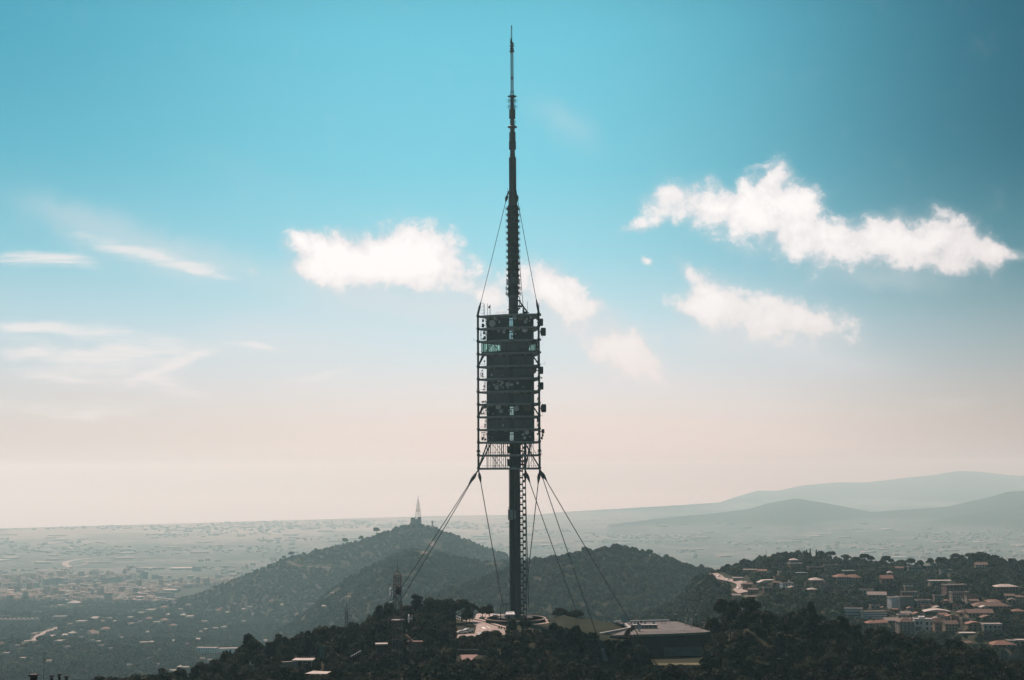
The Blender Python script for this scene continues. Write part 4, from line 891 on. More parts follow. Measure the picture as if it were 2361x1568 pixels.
# simpler crowns for the far slopes
farc = bpy.data.collections.new('far_tree_sources')
LF = dict(LEAF); LF['objrand'] = .95
LF['var'] = .6
mk('leaf_far', (0.022, 0.036, 0.020), scale=.007, coords='World', **LF); mk('leaf_far_pale', (0.058, 0.062, 0.034), scale=.007, coords='World', **LF)
rgf = random.Random(9)
for n_ in range(6):
    L = rlobes(rgf, 7, 3.0, 1.5, 4.6, 1.9); L = [(0, 0, 2.4, 3.0, 2.4)]+L
    if n_ == 5: L = [(0, 0, 1.5+k*1.3, 1.6-.1*k, 1.5) for k in range(6)]
    V = crown_mesh('far_crown', L, 420, .62, 'leaf_far' if n_ not in (3,) else 'leaf_far_pale', seed=40+n_)
    farc.objects.link(bpy.data.objects.new('far_%02d' % n_, V))
VIEWS = []
HOLES = []    # (x,y,r) kept free of trees: filled by the houses and roads below
def scatter(name, u0, u1, Ya, Yb, area, smin, smax, test, seed):
    g = np.random.default_rng(seed); n = int((u1-u0)/2*(Yb**2-Ya**2)/area); u = g.uniform(u0, u1, n); Y = np.sqrt(g.uniform(Ya**2, Yb**2, n)); X = u*Y
    ok = test(X, Y, g)
    if HOLES:
        H = np.array(HOLES); cell = {}
        for a, b, r in HOLES:
            for i in range(int((a-r)//40), int((a+r)//40)+1):
                for j in range(int((b-r)//40), int((b+r)//40)+1): cell.setdefault((i, j), []).append((a, b, r))
        for i in np.nonzero(ok)[0]:
            for a, b, r in cell.get((int(X[i]//40), int(Y[i]//40)), ()):
                if (X[i]-a)**2+(Y[i]-b)**2 < r*r: ok[i] = False; break
    X, Y = X[ok], Y[ok]; Z = h(X, Y); s = g.uniform(smin, smax, len(X))
    px, py = projn(np.stack([X, Y, Z], 1)); _, pt = projn(np.stack([X, Y, Z+6.0*s], 1)); w = 3.2*s/Y*FP; keep = np.ones(len(X), bool)
    for (x0, x1, ya, yb, HY) in VIEWS:
        lim = yb-.32*(yb-ya); m_ = (Y < HY) & (Y > HY-420) & (px+w > x0) & (px-w < x1) & (pt < lim) & (py > ya)
        fr_ = np.where(m_, (py-lim)/np.maximum(py-pt, .05), 1.0); s = s*np.clip(fr_, .1, 1); keep &= fr_ > .12; pt = np.where(m_, np.maximum(pt, lim), pt)
    X, Y, Z, s = X[keep], Y[keep], Z[keep], np.maximum(s[keep], .12)
    P = np.stack([X, Y, Z-.6*np.minimum(s, 1)], 1); S = np.stack([s*g.uniform(.9, 1.25, len(s)), s*g.uniform(.9, 1.25, len(s)), s*g.uniform(.75, 1.2, len(s))], 1)
    print(name, len(X)); return mass(name, P, S, farc, g.integers(0, 5, len(X)) if name != 'x' else None)

# ---------------------------------------------------------------- buildings
WM = {}
def unit(name, mt):
    if (name, mt) not in WM: s = MB(); s.box((0, 0, 0), (1, 1, 1)); WM[(name, mt)] = s.mesh(name, M[mt])
    return WM[(name, mt)]
def house(name, p, w, d, hh, roof, wall, rmat, rz, label, cat, group=None, wins=None, rh=None, over=.5, cols=0, rows=0, chim=False, base=6):
    HOLES.append((p.x, p.y, max(w, d)*.62+2))
    e = empty(name, p, rz, label, cat, group)
    (xa, yb), (_, ya) = proj((p.x, p.y-d/2, p.z)), proj((p.x, p.y-d/2, p.z+hh)); VIEWS.append((xa-w/2/p.y*FP*.92, xa+w/2/p.y*FP*.92, ya, yb, p.y))
    s = MB(); s.box((0, 0, hh/2-base/2), (w, d, hh+base))
    s.build('wall', M[wall], e)
    r = MB(); W2, D2 = w/2+over, d/2+over; rh = rh or min(w, d)*.22
    if roof == 'flat':
        r.box((0, 0, hh+.16), (w+.5, d+.5, .3))
        for sx in (-1, 1): r.box((sx*(w/2+.08), 0, hh+.6), (.3, d+.46, .6))
        for sy in (-1, 1): r.box((0, sy*(d/2+.08), hh+.6), (w-.18, .3, .6))
    elif roof == 'slab': r.box((0, 0, hh+.3), (w+1.2, d+1.2, .6))
    elif roof == 'hip':
        k = min(W2, D2); rx = max(W2-k, .1); ry = max(D2-k, .1) if D2 > W2 else .1
        vs = [(-W2, -D2, hh), (W2, -D2, hh), (W2, D2, hh), (-W2, D2, hh), (-rx, -ry, hh+rh), (rx, -ry, hh+rh), (rx, ry, hh+rh), (-rx, ry, hh+rh)]
        r.add(vs, [(0, 1, 5, 4), (1, 2, 6, 5), (2, 3, 7, 6), (3, 0, 4, 7), (4, 5, 6, 7), (3, 2, 1, 0)])
    elif roof == 'gable':
        vs = [(-W2, -D2, hh), (W2, -D2, hh), (W2, D2, hh), (-W2, D2, hh), (-W2, 0, hh+rh), (W2, 0, hh+rh)]
        r.add(vs, [(0, 1, 5, 4), (2, 3, 4, 5), (3, 0, 4), (1, 2, 5), (3, 2, 1, 0)])
    elif roof == 'gable_side':
        vs = [(-W2, -D2, hh), (W2, -D2, hh), (W2, D2, hh), (-W2, D2, hh), (0, -D2, hh+rh), (0, D2, hh+rh)]
        r.add(vs, [(1, 2, 5, 4), (3, 0, 4, 5), (0, 1, 4), (2, 3, 5), (3, 2, 1, 0)])
    elif roof == 'arch':
        n = 8; ys = [(-W2+2*W2*k/n, hh+rh*math.sin(PI*k/n)) for k in range(n+1)]; vs = [(x, -D2, z) for x, z in ys]+[(x, D2, z) for x, z in ys]
        r.add(vs, [(k, k+1, n+2+k, n+1+k) for k in range(n)]+[tuple(range(n, -1, -1)), tuple(range(n+1, 2*n+2))])
    ro = r.build('roof', M[rmat], e)
    if chim: c = MB(); c.box((w*.22, d*.1, hh+rh*.6+.8), (.9, .7, 2.2)); c.build('chimney', M[wall], ro)
    if cols:
        fh = hh/rows
        for j in range(rows):
            for i in range(cols):
                x = -w/2+w*(i+.5)/cols; inst('window', unit('window', 'window'), e, (x, -d/2-.02, fh*(j+.52)), 0, (min(1.3, w/cols*.5), .16, fh*.5))
        if d > 7:
            for j in range(rows):
                for i in range(2):
                    for sx in (-1,): inst('window', unit('window', 'window'), e, (sx*(w/2+.02), -d/4+d/2*i, fh*(j+.52)), 0, (.16, 1.1, fh*.5))
    return e
def town(px, base, wpx, hpx): 
    """town crop units -> ground point, width, height"""
    x = 1613.8+px*.31637; y = 1239.2+base*.31637; p = hit(x, y, 800, 2600)
    if p is None: p = at(x, y, 1400); p.z = float(h(p.x, p.y))
    k = p.y/FP*.31637; return p, wpx*k, hpx*k
T = [ # x, base, w, h, depth ratio, roof, wall, roof mat, cols, rows, rz, chimney, label
 (1040, 352, 105, 62, .9, 'hip', 'cream', 'tiles', 6, 3, 12, 1, 'large cream mansion with rows of tall windows and a tiled hip roof'),
 (700, 242, 90, 46, .8, 'flat', 'ochre', 'pale_roof', 6, 3, 8, 0, 'yellowish flat-roofed three-storey block near the left end of the town'),
 (735, 275, 85, 12, .6, 'slab', 'dark_wall', 'green_roof', 0, 0, 8, 0, 'long low green-roofed shed below the yellowish block'),
 (690, 196, 60, 30, .9, 'hip', 'grey_wall', 'pale_roof', 3, 2, 5, 0, 'house with a shining pale hip roof just above the yellowish block'),
 (375, 250, 100, 12, .7, 'slab', 'beige', 'flat_roof', 5, 1, -8, 0, 'long low flat-roofed house by the top of the winding road'),
 (458, 256, 62, 12, .8, 'gable', 'beige', 'tiles', 3, 1, -5, 0, 'small pinkish tiled house right of the long low house'),
 (278, 322, 66, 24, .6, 'slab', 'cream', 'pale_roof', 0, 0, -5, 0, 'blank pale garage wall building in the bend of the winding road'),
 (498, 332, 80, 16, .8, 'slab', 'grey_wall', 'pale_roof', 0, 0, 18, 0, 'house with a bright slanted slab roof among the trees'),
 (495, 412, 62, 40, .9, 'flat', 'brick', 'flat_roof', 2, 2, 10, 0, 'square brick house below the bright slab roof'),
 (640, 376, 84, 36, .8, 'flat', 'white', 'pale_roof', 4, 2, 8, 1, 'white flat-roofed villa with a chimney, left of the mansion'),
 (850, 338, 92, 26, .8, 'hip', 'beige', 'pale_roof', 4, 2, 10, 0, 'villa with a shiny pale hip roof just left of the mansion'),
 (905, 300, 60, 16, .8, 'flat', 'beige', 'flat_roof', 0, 0, 6, 0, 'low flat house tucked behind the shiny-roofed villa'),
 (820, 402, 62, 22, .8, 'hip', 'brick', 'pale_roof', 0, 0, 4, 0, 'small hip-roofed house among trees below the shiny-roofed villa'),
 (352, 376, 66, 34, .7, 'gable', 'brick', 'brown_tiles', 4, 2, -12, 0, 'brown gabled row house beside the lower bend of the road'),
 (392, 412, 70, 30, .7, 'gable', 'brick', 'brown_tiles', 4, 2, -14, 0, 'brown gabled row house one step down from the lower road bend'),
 (270, 452, 56, 28, .8, 'gable', 'beige', 'flat_roof', 3, 2, 0, 0, 'beige house at the foot of the winding road, above the dark woods'),
 (372, 452, 74, 18, .6, 'slab', 'brick', 'flat_roof', 3, 1, 0, 0, 'low brown annex right of the house at the road foot'),
 (1085, 198, 90, 22, .7, 'slab', 'dark_wall', 'green_roof', 0, 0, 8, 0, 'dark building with a pale green flat roof below the skyline pines'),
 (955, 236, 100, 30, .6, 'flat', 'beige', 'flat_roof', 6, 2, 6, 0, 'wide beige two-storey house up the slope above the mansion'),
 (850, 250, 110, 30, .6, 'flat', 'brick', 'flat_roof', 6, 2, 6, 0, 'wide brick house left of the wide beige one'),
 (1370, 372, 84, 70, .9, 'gable', 'brick', 'tiles', 3, 4, 0, 0, 'tall brick house with a tiled gable right of the mansion'),
 (1390, 300, 34, 42, 1, 'hip', 'brick', 'pale_roof', 1, 2, 0, 0, 'slim tower house with a bright pyramid roof'),
 (1222, 432, 96, 44, .8, 'flat', 'cream', 'flat_roof', 4, 2, -14, 0, 'cream house with arched front below the mansion'),
 (1300, 448, 130, 28, .7, 'gable', 'beige', 'flat_roof', 5, 1, -8, 0, 'long tiled villa stepping down from the arched cream house'),
 (1420, 528, 62, 82, 1.3, 'flat', 'white', 'pale_roof', 2, 5, 6, 0, 'white balconied apartment block with a grey flank'),
 (1505, 520, 100, 78, .8, 'flat', 'grey_wall', 'flat_roof', 0, 0, 6, 0, 'blank grey apartment block joined right of the balconied one'),
 (1525, 402, 54, 40, .8, 'flat', 'beige', 'pale_roof', 3, 3, 0, 0, 'narrow beige house highest of the stepped row in the middle'),
 (1530, 440, 110, 36, .7, 'flat', 'beige', 'flat_roof', 6, 2, 0, 0, 'pinkish stepped house below the narrow beige one'),
 (1130, 590, 120, 62, .6, 'flat', 'grey_wall', 'pale_roof', 6, 3, -12, 0, 'left wing of the long curved white apartment block'),
 (1270, 598, 180, 50, .5, 'flat', 'grey_wall', 'flat_roof', 9, 3, 4, 0, 'long right wing of the curved white apartment block'),
 (1640, 522, 100, 56, .8, 'flat', 'grey_wall', 'flat_roof', 5, 3, 0, 0, 'plain grey block right of the stepped pink houses'),
 (1742, 462, 62, 34, .8, 'flat', 'beige', 'flat_roof', 3, 2, 0, 0, 'small beige cube house above the arched roof'),
 (1900, 470, 120, 62, .6, 'flat', 'beige', 'flat_roof', 8, 3, 2, 0, 'long pinkish apartment row in the right half of the town'),
 (1985, 476, 80, 46, .6, 'flat', 'beige', 'brown_tiles', 4, 2, 2, 0, 'right end house of the long pinkish row'),
 (2130, 524, 262, 22, .45, 'hip', 'ochre', 'brown_tiles', 10, 1, 2, 0, 'very wide villa under a long brown hip roof'),
 (2145, 486, 100, 18, .6, 'hip', 'ochre', 'tiles', 4, 1, 4, 0, 'smaller tiled villa just above the very wide one'),
 (2240, 412, 160, 50, .6, 'hip', 'brick', 'pale_roof', 7, 2, 6, 0, 'big brownish villa with a bright hip roof near the right edge'),
 (1870, 402, 150, 50, .7, 'flat', 'brick', 'flat_roof', 6, 2, 4, 0, 'dark brick building half hidden by trees'),
 (1570, 262, 92, 44, .7, 'flat', 'grey_wall', 'flat_roof', 4, 2, 0, 0, 'grey house in the woods below the gap in the skyline pines'),
 (1680, 240, 92, 36, .8, 'gable', 'grey_wall', 'green_roof', 4, 2, 0, 0, 'grey gabled house right of the grey woodland house'),
 (1455, 250, 60, 26, .8, 'gable', 'brick', 'brown_tiles', 2, 1, 0, 0, 'small brown gabled cottage high on the wooded slope'),
 (2060, 232, 84, 32, .8, 'gable', 'beige', 'brown_tiles', 4, 2, -8, 0, 'brown gabled house high on the right slope'),
 (1800, 262, 80, 20, .7, 'flat', 'grey_wall', 'green_roof', 0, 0, 0, 0, 'dim flat-roofed house between the two high gabled houses'),
 (1780, 328, 200, 12, .3, 'slab', 'beige', 'pale_roof', 0, 0, 0, 0, 'very long low pale-roofed terrace on the upper right slope'),
 (1740, 590, 180, 46, .6, 'arch', 'dark_wall', 'pale_roof', 0, 0, -6, 0, 'big hall with a white arched roof and black front'),
 (1700, 600, 90, 26, .6, 'slab', 'cream', 'flat_roof', 4, 1, 0, 0, 'cream terrace building in front of the arched hall'),
 (1508, 712, 112, 92, .8, 'hip', 'beige', 'brown_tiles', 4, 5, 4, 1, 'tall brown five-storey house left of the bright white villa'),
 (1650, 704, 140, 98, .8, 'flat', 'white', 'pale_roof', 0, 0, -10, 0, 'bright white cubic villa with large dark windows'),
 (1752, 700, 76, 84, .8, 'gable', 'ochre', 'brown_tiles', 2, 3, 0, 1, 'ochre gabled house touching the bright white villa'),
 (1836, 696, 90, 66, .8, 'gable', 'ochre', 'brown_tiles', 4, 3, 0, 0, 'ochre house with paired windows, second right of the white villa'),
 (1262, 660, 90, 34, .9, 'hip', 'brick', 'tiles', 2, 2, 10, 0, 'terracotta-roofed house at the left end of the lowest street'),
 (1330, 656, 80, 34, .9, 'gable', 'beige', 'tiles', 2, 2, -6, 0, 'terracotta gabled house next along the lowest street'),
 (1400, 632, 100, 26, .8, 'gable', 'beige', 'flat_roof', 4, 1, 6, 0, 'low house left of the tall brown five-storey house'),
 (1490, 592, 80, 20, .8, 'flat', 'cream', 'pale_roof', 3, 1, 0, 0, 'small pale house in front of the curved block'),
 (1590, 592, 80, 30, .8, 'gable_side', 'cream', 'tiles', 2, 2, 0, 0, 'cream gable-ended house behind the tall brown one'),
 (1935, 570, 92, 22, .8, 'hip', 'ochre', 'brown_tiles', 3, 1, 0, 0, 'brown hip-roofed house right of the arched hall'),
 (2050, 578, 180, 26, .6, 'gable', 'ochre', 'brown_tiles', 7, 1, 0, 0, 'long brown gabled house below the very wide villa'),
 (2100, 600, 84, 14, .8, 'arch', 'ochre', 'brown_tiles', 3, 1, 0, 0, 'low rounded-gable wing in front of the long brown house'),
 (2010, 676, 112, 44, .7, 'arch', 'ochre', 'tiles', 3, 2, 0, 0, 'ochre house with a curved parapet left of the small white block'),
 (2140, 702, 130, 60, .8, 'flat', 'cream', 'pale_roof', 4, 2, -4, 0, 'pale cubic two-storey house low on the right slope'),
 (1955, 712, 100, 10, .5, 'slab', 'grey_wall', 'pale_roof', 0, 0, 0, 0, 'low carport with a shining pale slab roof'),
 (1935, 784, 90, 14, .6, 'gable', 'brick', 'brown_tiles', 0, 0, 0, 0, 'low brown-roofed shed just above the near woods'),
 (2215, 806, 166, 22, .7, 'hip', 'brick', 'tiles', 5, 1, 4, 1, 'wide orange-tiled house with a chimney near the right edge'),
 (2085, 872, 80, 16, .8, 'gable', 'grey_wall', 'brown_tiles', 0, 0, 25, 0, 'grey-brown gabled house showing through the lowest trees'),
 (2165, 916, 80, 12, .8, 'gable', 'brick', 'tiles', 0, 0, 25, 0, 'small bright orange roof, the lowest house of all at right'),
 (2270, 768, 50, 10, .8, 'slab', 'white', 'pale_roof', 0, 0, 0, 0, 'tiny white-roofed shed left of the right-edge terrace'),
 (2345, 764, 60, 10, .8, 'slab', 'white', 'pale_roof', 0, 0, 0, 0, 'white-roofed shed cut by the right edge of the view'),
 (2262, 462, 70, 36, .8, 'gable', 'cream', 'brown_tiles', 3, 2, 0, 0, 'cream gabled house below the bright hip-roofed villa'),
 (2340, 476, 70, 40, .8, 'hip', 'beige', 'brown_tiles', 3, 2, 0, 0, 'beige house at the right edge above the orange roof'),
 (2330, 560, 84, 20, .8, 'hip', 'ochre', 'tiles', 3, 1, 0, 0, 'orange hip-roofed house at the right edge'),
 (560, 352, 46, 22, .8, 'gable', 'brick', 'brown_tiles', 2, 1, 0, 0, 'small brown cottage between the slab roof and the white villa'),
 (585, 282, 20, 26, .8, 'flat', 'cream', 'pale_roof', 0, 0, 0, 0, 'narrow pale gable wall lit among the trees'),
]
for (x, b, w, hh, dr, roof, wall, rm_, cols, rows, rz, ch, lab) in T:
    p, W_, H_ = town(x, b, w, hh); D_ = max(5, min(W_*dr, 18)); p = Vector((p.x, p.y+D_/2, float(min(h(p.x, p.y), h(p.x, p.y+D_/2)))))
    e = house('house', p, W_, D_, H_, roof, wall, rm_, R(rz), lab, 'house', 'houses of the hillside town', cols=cols, rows=rows, chim=bool(ch), base=5, rh=H_*.32 if hh > 40 else None)
    if lab.startswith('bright white'):
        for (wx, wz, ww, wh) in [(-.36, .78, .16, .26), (-.17, .78, .10, .22), (.12, .74, .12, .24), (.36, .74, .12, .24), (-.32, .36, .26, .34), (.12, .38, .12, .22), (.36, .38, .12, .22), (.1, .1, .05, .1), (.36, .1, .05, .1)]:
            inst('window', unit('window', 'window'), e, (wx*W_, -D_/2-.02, wz*H_), 0, (ww*W_, .2, wh*H_))
        s = MB(); s.box((-.28*W_, -D_/2-.7, H_*.58), (W_*.40, 1.4, .35)); s.build('balcony', M['white'], e)
        s = MB(); s.box((W_*.42, -D_/2-1.0, H_*.14), (W_*.4, 2.0, H_*.28)); s.build('terrace_wall', M['white'], e)
        s = MB(); s.box((-.1*W_, 0, H_+1.3), (W_*.3, D_*.4, 1.6)); s.build('roof_room', M['white'], e)
    if lab.startswith('large cream'):
        s = MB(); wr = W_*.85; s.box((W_*.5+wr/2, 1.5, H_*.44-3), (wr, D_*.9, H_*.88+6)); s.build('wing', M['cream'], e)
        r = MB(); a, b_, zz, k = wr/2+.5, D_*.45+.5, H_*.88, 2.6; r.add([(W_*.5+wr/2+x_, 1.5+y_, zz) for x_, y_ in ((-a, -b_), (a, -b_), (a, b_), (-a, b_))]+[(W_*.5+wr/2-a*.3, 1.5, zz+k), (W_*.5+wr/2+a*.4, 1.5, zz+k)], [(0, 1, 5, 4), (1, 2, 5), (2, 3, 4, 5), (3, 0, 4), (3, 2, 1, 0)]); r.build('wing_roof', M['tiles'], e)
        for j in range(3):
            for i in range(4): inst('window', unit('window', 'window'), e, (W_*.5+wr*(i+.5)/4, 1.5-D_*.45-.02, H_*.88/3*(j+.5)), 0, (.9, .16, 1.6))
        for i in range(5): inst('arcade', unit('arcade', 'window'), e, (-W_*.40+i*W_*.13, -D_/2-.1, H_*.22), 0, (1.5, .3, H_*.30))
    if 'balconied' in lab and 'white' in lab:
        for j in range(5): s = MB(); s.box((0, -D_/2-.7, H_/5*j+1.0), (W_*.98, 1.3, .9)); s.build('balcony', M['white'], e)
    if 'curved white' in lab:
        for j in range(3): s = MB(); s.box((0, -D_/2-.5, H_/3*j+1.0), (W_*.99, .9, .9)); s.build('balcony', M['white'], e)
# extra small roofs between the trees of the town, one by one
ords = ['first', 'second', 'third', 'fourth', 'fifth', 'sixth', 'seventh', 'eighth', 'ninth', 'tenth', 'eleventh', 'twelfth', 'thirteenth', 'fourteenth', 'fifteenth', 'sixteenth', 'seventeenth', 'eighteenth', 'nineteenth', 'twentieth']
rt = random.Random(21)
rows_ = [(1450, 1950, 575, 640, 15, 'packed lower street'), (1250, 2300, 470, 560, 16, 'middle street'), (300, 1300, 300, 440, 9, 'slope round the mansion')]
for (xa, xb, ya, yb, n, where) in rows_:
    for k in range(n):
        x = xa+(xb-xa)*(k+.5)/n+rt.uniform(-12, 12); y = rt.uniform(ya, yb); w = rt.uniform(36, 70); hh = rt.uniform(14, 34); p, W_, H_ = town(x, y, w, hh); D_ = min(W_, 9)*rt.uniform(.8, 1)
        roof = rt.choice(['hip', 'gable', 'flat', 'flat', 'gable_side']); rm_ = rt.choice(['tiles', 'flat_roof', 'pale_roof', 'brown_tiles']); wl = rt.choice(['beige', 'cream', 'ochre', 'brick', 'grey_wall'])
        rn = {'tiles': 'orange-tiled', 'flat_roof': 'pinkish-roofed', 'pale_roof': 'pale-roofed', 'brown_tiles': 'brown-roofed'}[rm_]
        house('house', Vector((p.x, p.y+D_/2, float(h(p.x, p.y)))), W_, D_, H_, roof, wl, rm_, R(rt.uniform(-18, 18)), 'small %s house, %s from the left in the %s' % (rn, ords[k], where), 'house', 'small houses of the hillside town', cols=2 if w > 50 else 0, rows=1, base=4)
# villas scattered below, between the near hill and the plain: S-unit positions of the photo's visible roofs
V = [(1550, 835, 'f', 40), (1880, 845, 't', 50), (1950, 865, 'w', 30), (2145, 820, 'w', 50), (2090, 838, 'w', 36), (1500, 780, 'f', 40), (1620, 800, 'f', 44), (1575, 888, 'w', 50), (1640, 905, 'f', 90), (1405, 825, 't', 60), (1300, 850, 'f', 90), (1215, 868, 'f', 50),
     (1445, 885, 'w', 40), (825, 918, 'w', 64), (945, 915, 'w', 40), (985, 942, 'w', 34), (1120, 908, 'w', 60), (1280, 918, 't', 60), (1410, 934, 't', 72), (1485, 978, 't', 60), (700, 948, 'f', 90), (605, 965, 'f', 60), (885, 940, 't', 40), (1130, 962, 'f', 60), (1205, 945, 'f', 50), (1345, 950, 'f', 60),
     (515, 915, 'g', 130), (790, 1030, 't', 60), (910, 1012, 't', 80), (810, 1050, 'b', 80), (620, 1045, 'w', 60), (560, 1062, 'w', 50), (460, 1075, 'w', 60), (385, 1098, 'w', 70), (515, 1117, 'w', 80), (700, 1080, 'f', 30), (1045, 1083, 'w', 26), (1270, 1035, 'w', 36), (850, 1118, 'w', 60), (795, 1108, 'f', 40),
     (875, 1155, 'f', 50), (580, 1168, 'f', 60), (1240, 1130, 'f', 90), (1305, 1124, 'w', 40), (1490, 1112, 'w', 36), (1705, 1098, 'w', 40), (1605, 1137, 't', 30), (1850, 1002, 'f', 50), (1925, 992, 'w', 54), (1765, 1010, 'w', 30), (1722, 1032, 'w', 26), (2090, 940, 'w', 40), (2170, 884, 'w', 20), (1755, 942, 'f', 50), (1900, 830, 't', 30),
     (1110, 1326, 'w', 40), (60, 1222, 'f', 70), (15, 1140, 't', 40), (20, 1128, 'f', 30), (1270, 1270, 'f', 36), (1545, 1340, 'w', 46), (1500, 1375, 'w', 50), (1600, 1345, 'f', 60), (1475, 1372, 'f', 40), (1740, 1270, 'f', 40), (1800, 1280, 'f', 36), (1355, 1320, 'f', 26), (200, 1265, 'f', 50), (430, 1290, 'b', 60),
     (2280, 1110, 'w', 36), (2330, 765, 't', 40), (640, 795, 'w', 120), (860, 770, 'f', 140), (520, 805, 'f', 60), (2020, 790, 'f', 26), (1370, 1190, 'f', 26), (950, 1180, 'f', 30), (150, 1155, 'f', 40), (300, 1050, 'f', 60)]
V += [(2361+a, b, k, w) for a, b, k, w in [(60, 800, 'w', 34), (190, 880, 't', 40), (320, 790, 'f', 36), (420, 815, 'w', 40)]]
V.sort(key=lambda v: (int(v[1]//60), v[0]))
cnt = {}; bandn = {}
for (cx, cy_, k, w) in V: bandn.setdefault(int(cy_//60), 0)
bn = sorted(bandn)
rt = random.Random(4)
for (cx, cy_, k, w) in V:
    x = cx/2.1464/1.7348; y = (2050+cy_/2.1464)/1.7348; p = hit(x, y, 900, 8000)
    if p is None: continue
    sc1 = p.y/FP/2.1464/1.7348; W_ = w*sc1*.82; b = int(cy_//60); cnt[b] = cnt.get(b, 0)+1
    nm = {'w': 'white-roofed', 'f': 'pale flat-roofed', 't': 'orange-tiled', 'b': 'brown', 'g': 'grey slope-roofed'}[k]
    roof = {'w': rt.choice(['flat', 'hip', 'gable']), 'f': rt.choice(['slab', 'flat', 'slab']), 't': 'hip', 'b': 'gable', 'g': 'slab'}[k]; rm_ = {'w': 'pale_roof', 'f': 'flat_roof', 't': 'tiles', 'b': 'brown_tiles', 'g': 'grey_roof'}[k]
    i = cnt[b]; oi = ords[i-1] if i <= 20 else 'last'; lvl = bn.index(b); row = 'highest' if lvl == 0 else 'lowest' if lvl == len(bn)-1 else ords[lvl] + ' highest'
    house('villa', p, W_, min(W_*1.3, 30), max(3.2, W_*.22), roof, 'beige' if k in 'tb' else 'cream', rm_, R(rt.uniform(-25, 25)), '%s villa, %s from the left in the %s row of the valley' % (nm, oi, row), 'villa', 'villas scattered in the wooded valley', base=3)
# white school-like complex on the valley slope
def S8(cx, cy_): return cx/2.1464/1.7348, (2050+cy_/2.1464)/1.7348
x, y = S8(1780, 1218); p = hit(x, y, 1000, 6000); k = p.y/FP/2.1464/1.7348
house('school', Vector((p.x-25*k*0, p.y, p.z)), 180*k, 60*k, 55*k, 'flat', 'white', 'pale_roof', R(-6), 'long white three-storey school building with window bands in the valley', 'school', cols=9, rows=3)
house('school', Vector((p.x+170*k, p.y+8, p.z)), 150*k, 70*k, 44*k, 'flat', 'white', 'pale_roof', R(8), 'lower cream wing right of the white three-storey school', 'school', cols=0)
# tall blocks of the city
B = [(293, 935, 34, 78, 'cream', 'left one of the tall twin slabs with bright sides'), (345, 940, 34, 84, 'cream', 'right one of the tall twin slabs with bright sides'), (25, 935, 36, 48, 'brick', 'brown block, leftmost by the picture edge'), (72, 935, 36, 52, 'brick', 'brown block second from the picture edge'),
     (1213, 570, 24, 52, 'grey_wall', 'pale left one of the high-rise pair in the middle city'), (1250, 570, 28, 58, 'dark_wall', 'dark right one of the high-rise pair in the middle city'), (390, 625, 30, 52, 'grey_wall', 'first slab in the row of tall grey slabs'), (430, 622, 30, 54, 'grey_wall', 'second slab in the row of tall grey slabs'),
     (470, 622, 30, 58, 'grey_wall', 'third slab in the row of tall grey slabs'), (510, 620, 30, 56, 'grey_wall', 'fourth slab in the row of tall grey slabs'), (555, 618, 40, 50, 'grey_wall', 'last slab in the row of tall grey slabs'), (262, 655, 30, 44, 'white', 'white block under the row of grey slabs'), (130, 690, 110, 50, 'brick', 'broad brown block at the left of the city'),
     (310, 640, 50, 36, 'grey_wall', 'grey block beside the white one'), (930, 605, 40, 44, 'grey_wall', 'first of three hazy slabs before the plain'), (980, 605, 40, 52, 'grey_wall', 'second of three hazy slabs before the plain'), (1030, 605, 40, 56, 'grey_wall', 'third of three hazy slabs before the plain'),
     (1408, 636, 84, 50, 'dark_wall', 'dark broad block before the hill foot'), (1515, 600, 70, 26, 'dark_wall', 'dark low block right of the dark broad one'), (1415, 725, 140, 38, 'brick', 'long brown hospital-like block at the hill foot'), (860, 606, 120, 20, 'dark_wall', 'long low dark block in the middle city'), (720, 600, 120, 22, 'brick', 'long low brown block in the middle city'),
     (880, 775, 150, 20, 'cream', 'long cream block above the valley trees'), (1690, 505, 70, 40, 'grey_wall', 'hazy block out on the plain'), (1330, 570, 50, 36, 'grey_wall', 'hazy grey block right of the high-rise pair'), (1110, 605, 120, 18, 'brick', 'low brown row under the high-rise pair'), (60, 680, 60, 40, 'brick', 'short brown block at the left picture edge'),
     (2170, 455, 40, 22, 'grey_wall', 'hazy low block near the hill flank'), (2340, 410, 44, 26, 'grey_wall', 'hazy block cut by the hill flank'), (240, 560, 60, 40, 'grey_wall', 'faint block behind the left city'), (2255, 390, 10, 34, 'grey_wall', 'thin chimney far out on the plain')]
for (cx, cy_, w, hh, wl, lab) in B:
    x, y = S8(cx, cy_); p = hit(x, y, 1200, 16000)
    if p is None: continue
    k = p.y/FP/2.1464/1.7348; house('apartment_block', p, w*k, min(w*k, 18), hh*k, 'flat', wl, 'pale_roof' if wl != 'brick' else 'flat_roof', R(-8), lab, 'building', 'tall blocks of the city', base=6)
x, y = S8(160, 968); p = hit(x, y, 1500, 8000); k = p.y/FP/2.1464/1.7348
e = house('apartment_block', p, 330*k, 14, 46*k, 'flat', 'beige', 'pale_roof', R(5), 'very long serrated block below the tall twin slabs', 'building', cols=0)
for i in range(9): s = MB(); s.box((-165*k+330*k*(i+.5)/9, 0, 46*k+2.2), (16*k, 10, 3)); s.build('roof_room', M['pale_roof'], e)
x, y = S8(1395, 690); p = hit(x, y, 1500, 12000); k = p.y/FP/2.1464/1.7348
house('warehouse', p, 240*k, 40, 26*k, 'slab', 'sign_green', 'pale_roof', R(-3), 'long teal hall with a bright roof edge at the hill foot', 'warehouse')
x, y = S8(1320, 762); p = hit(x, y, 1500, 12000); k = p.y/FP/2.1464/1.7348
house('warehouse', p, 200*k, 30, 34*k, 'slab', 'dark_wall', 'dark_wall', R(-3), 'long dark flat-topped hall just below the teal one', 'warehouse')

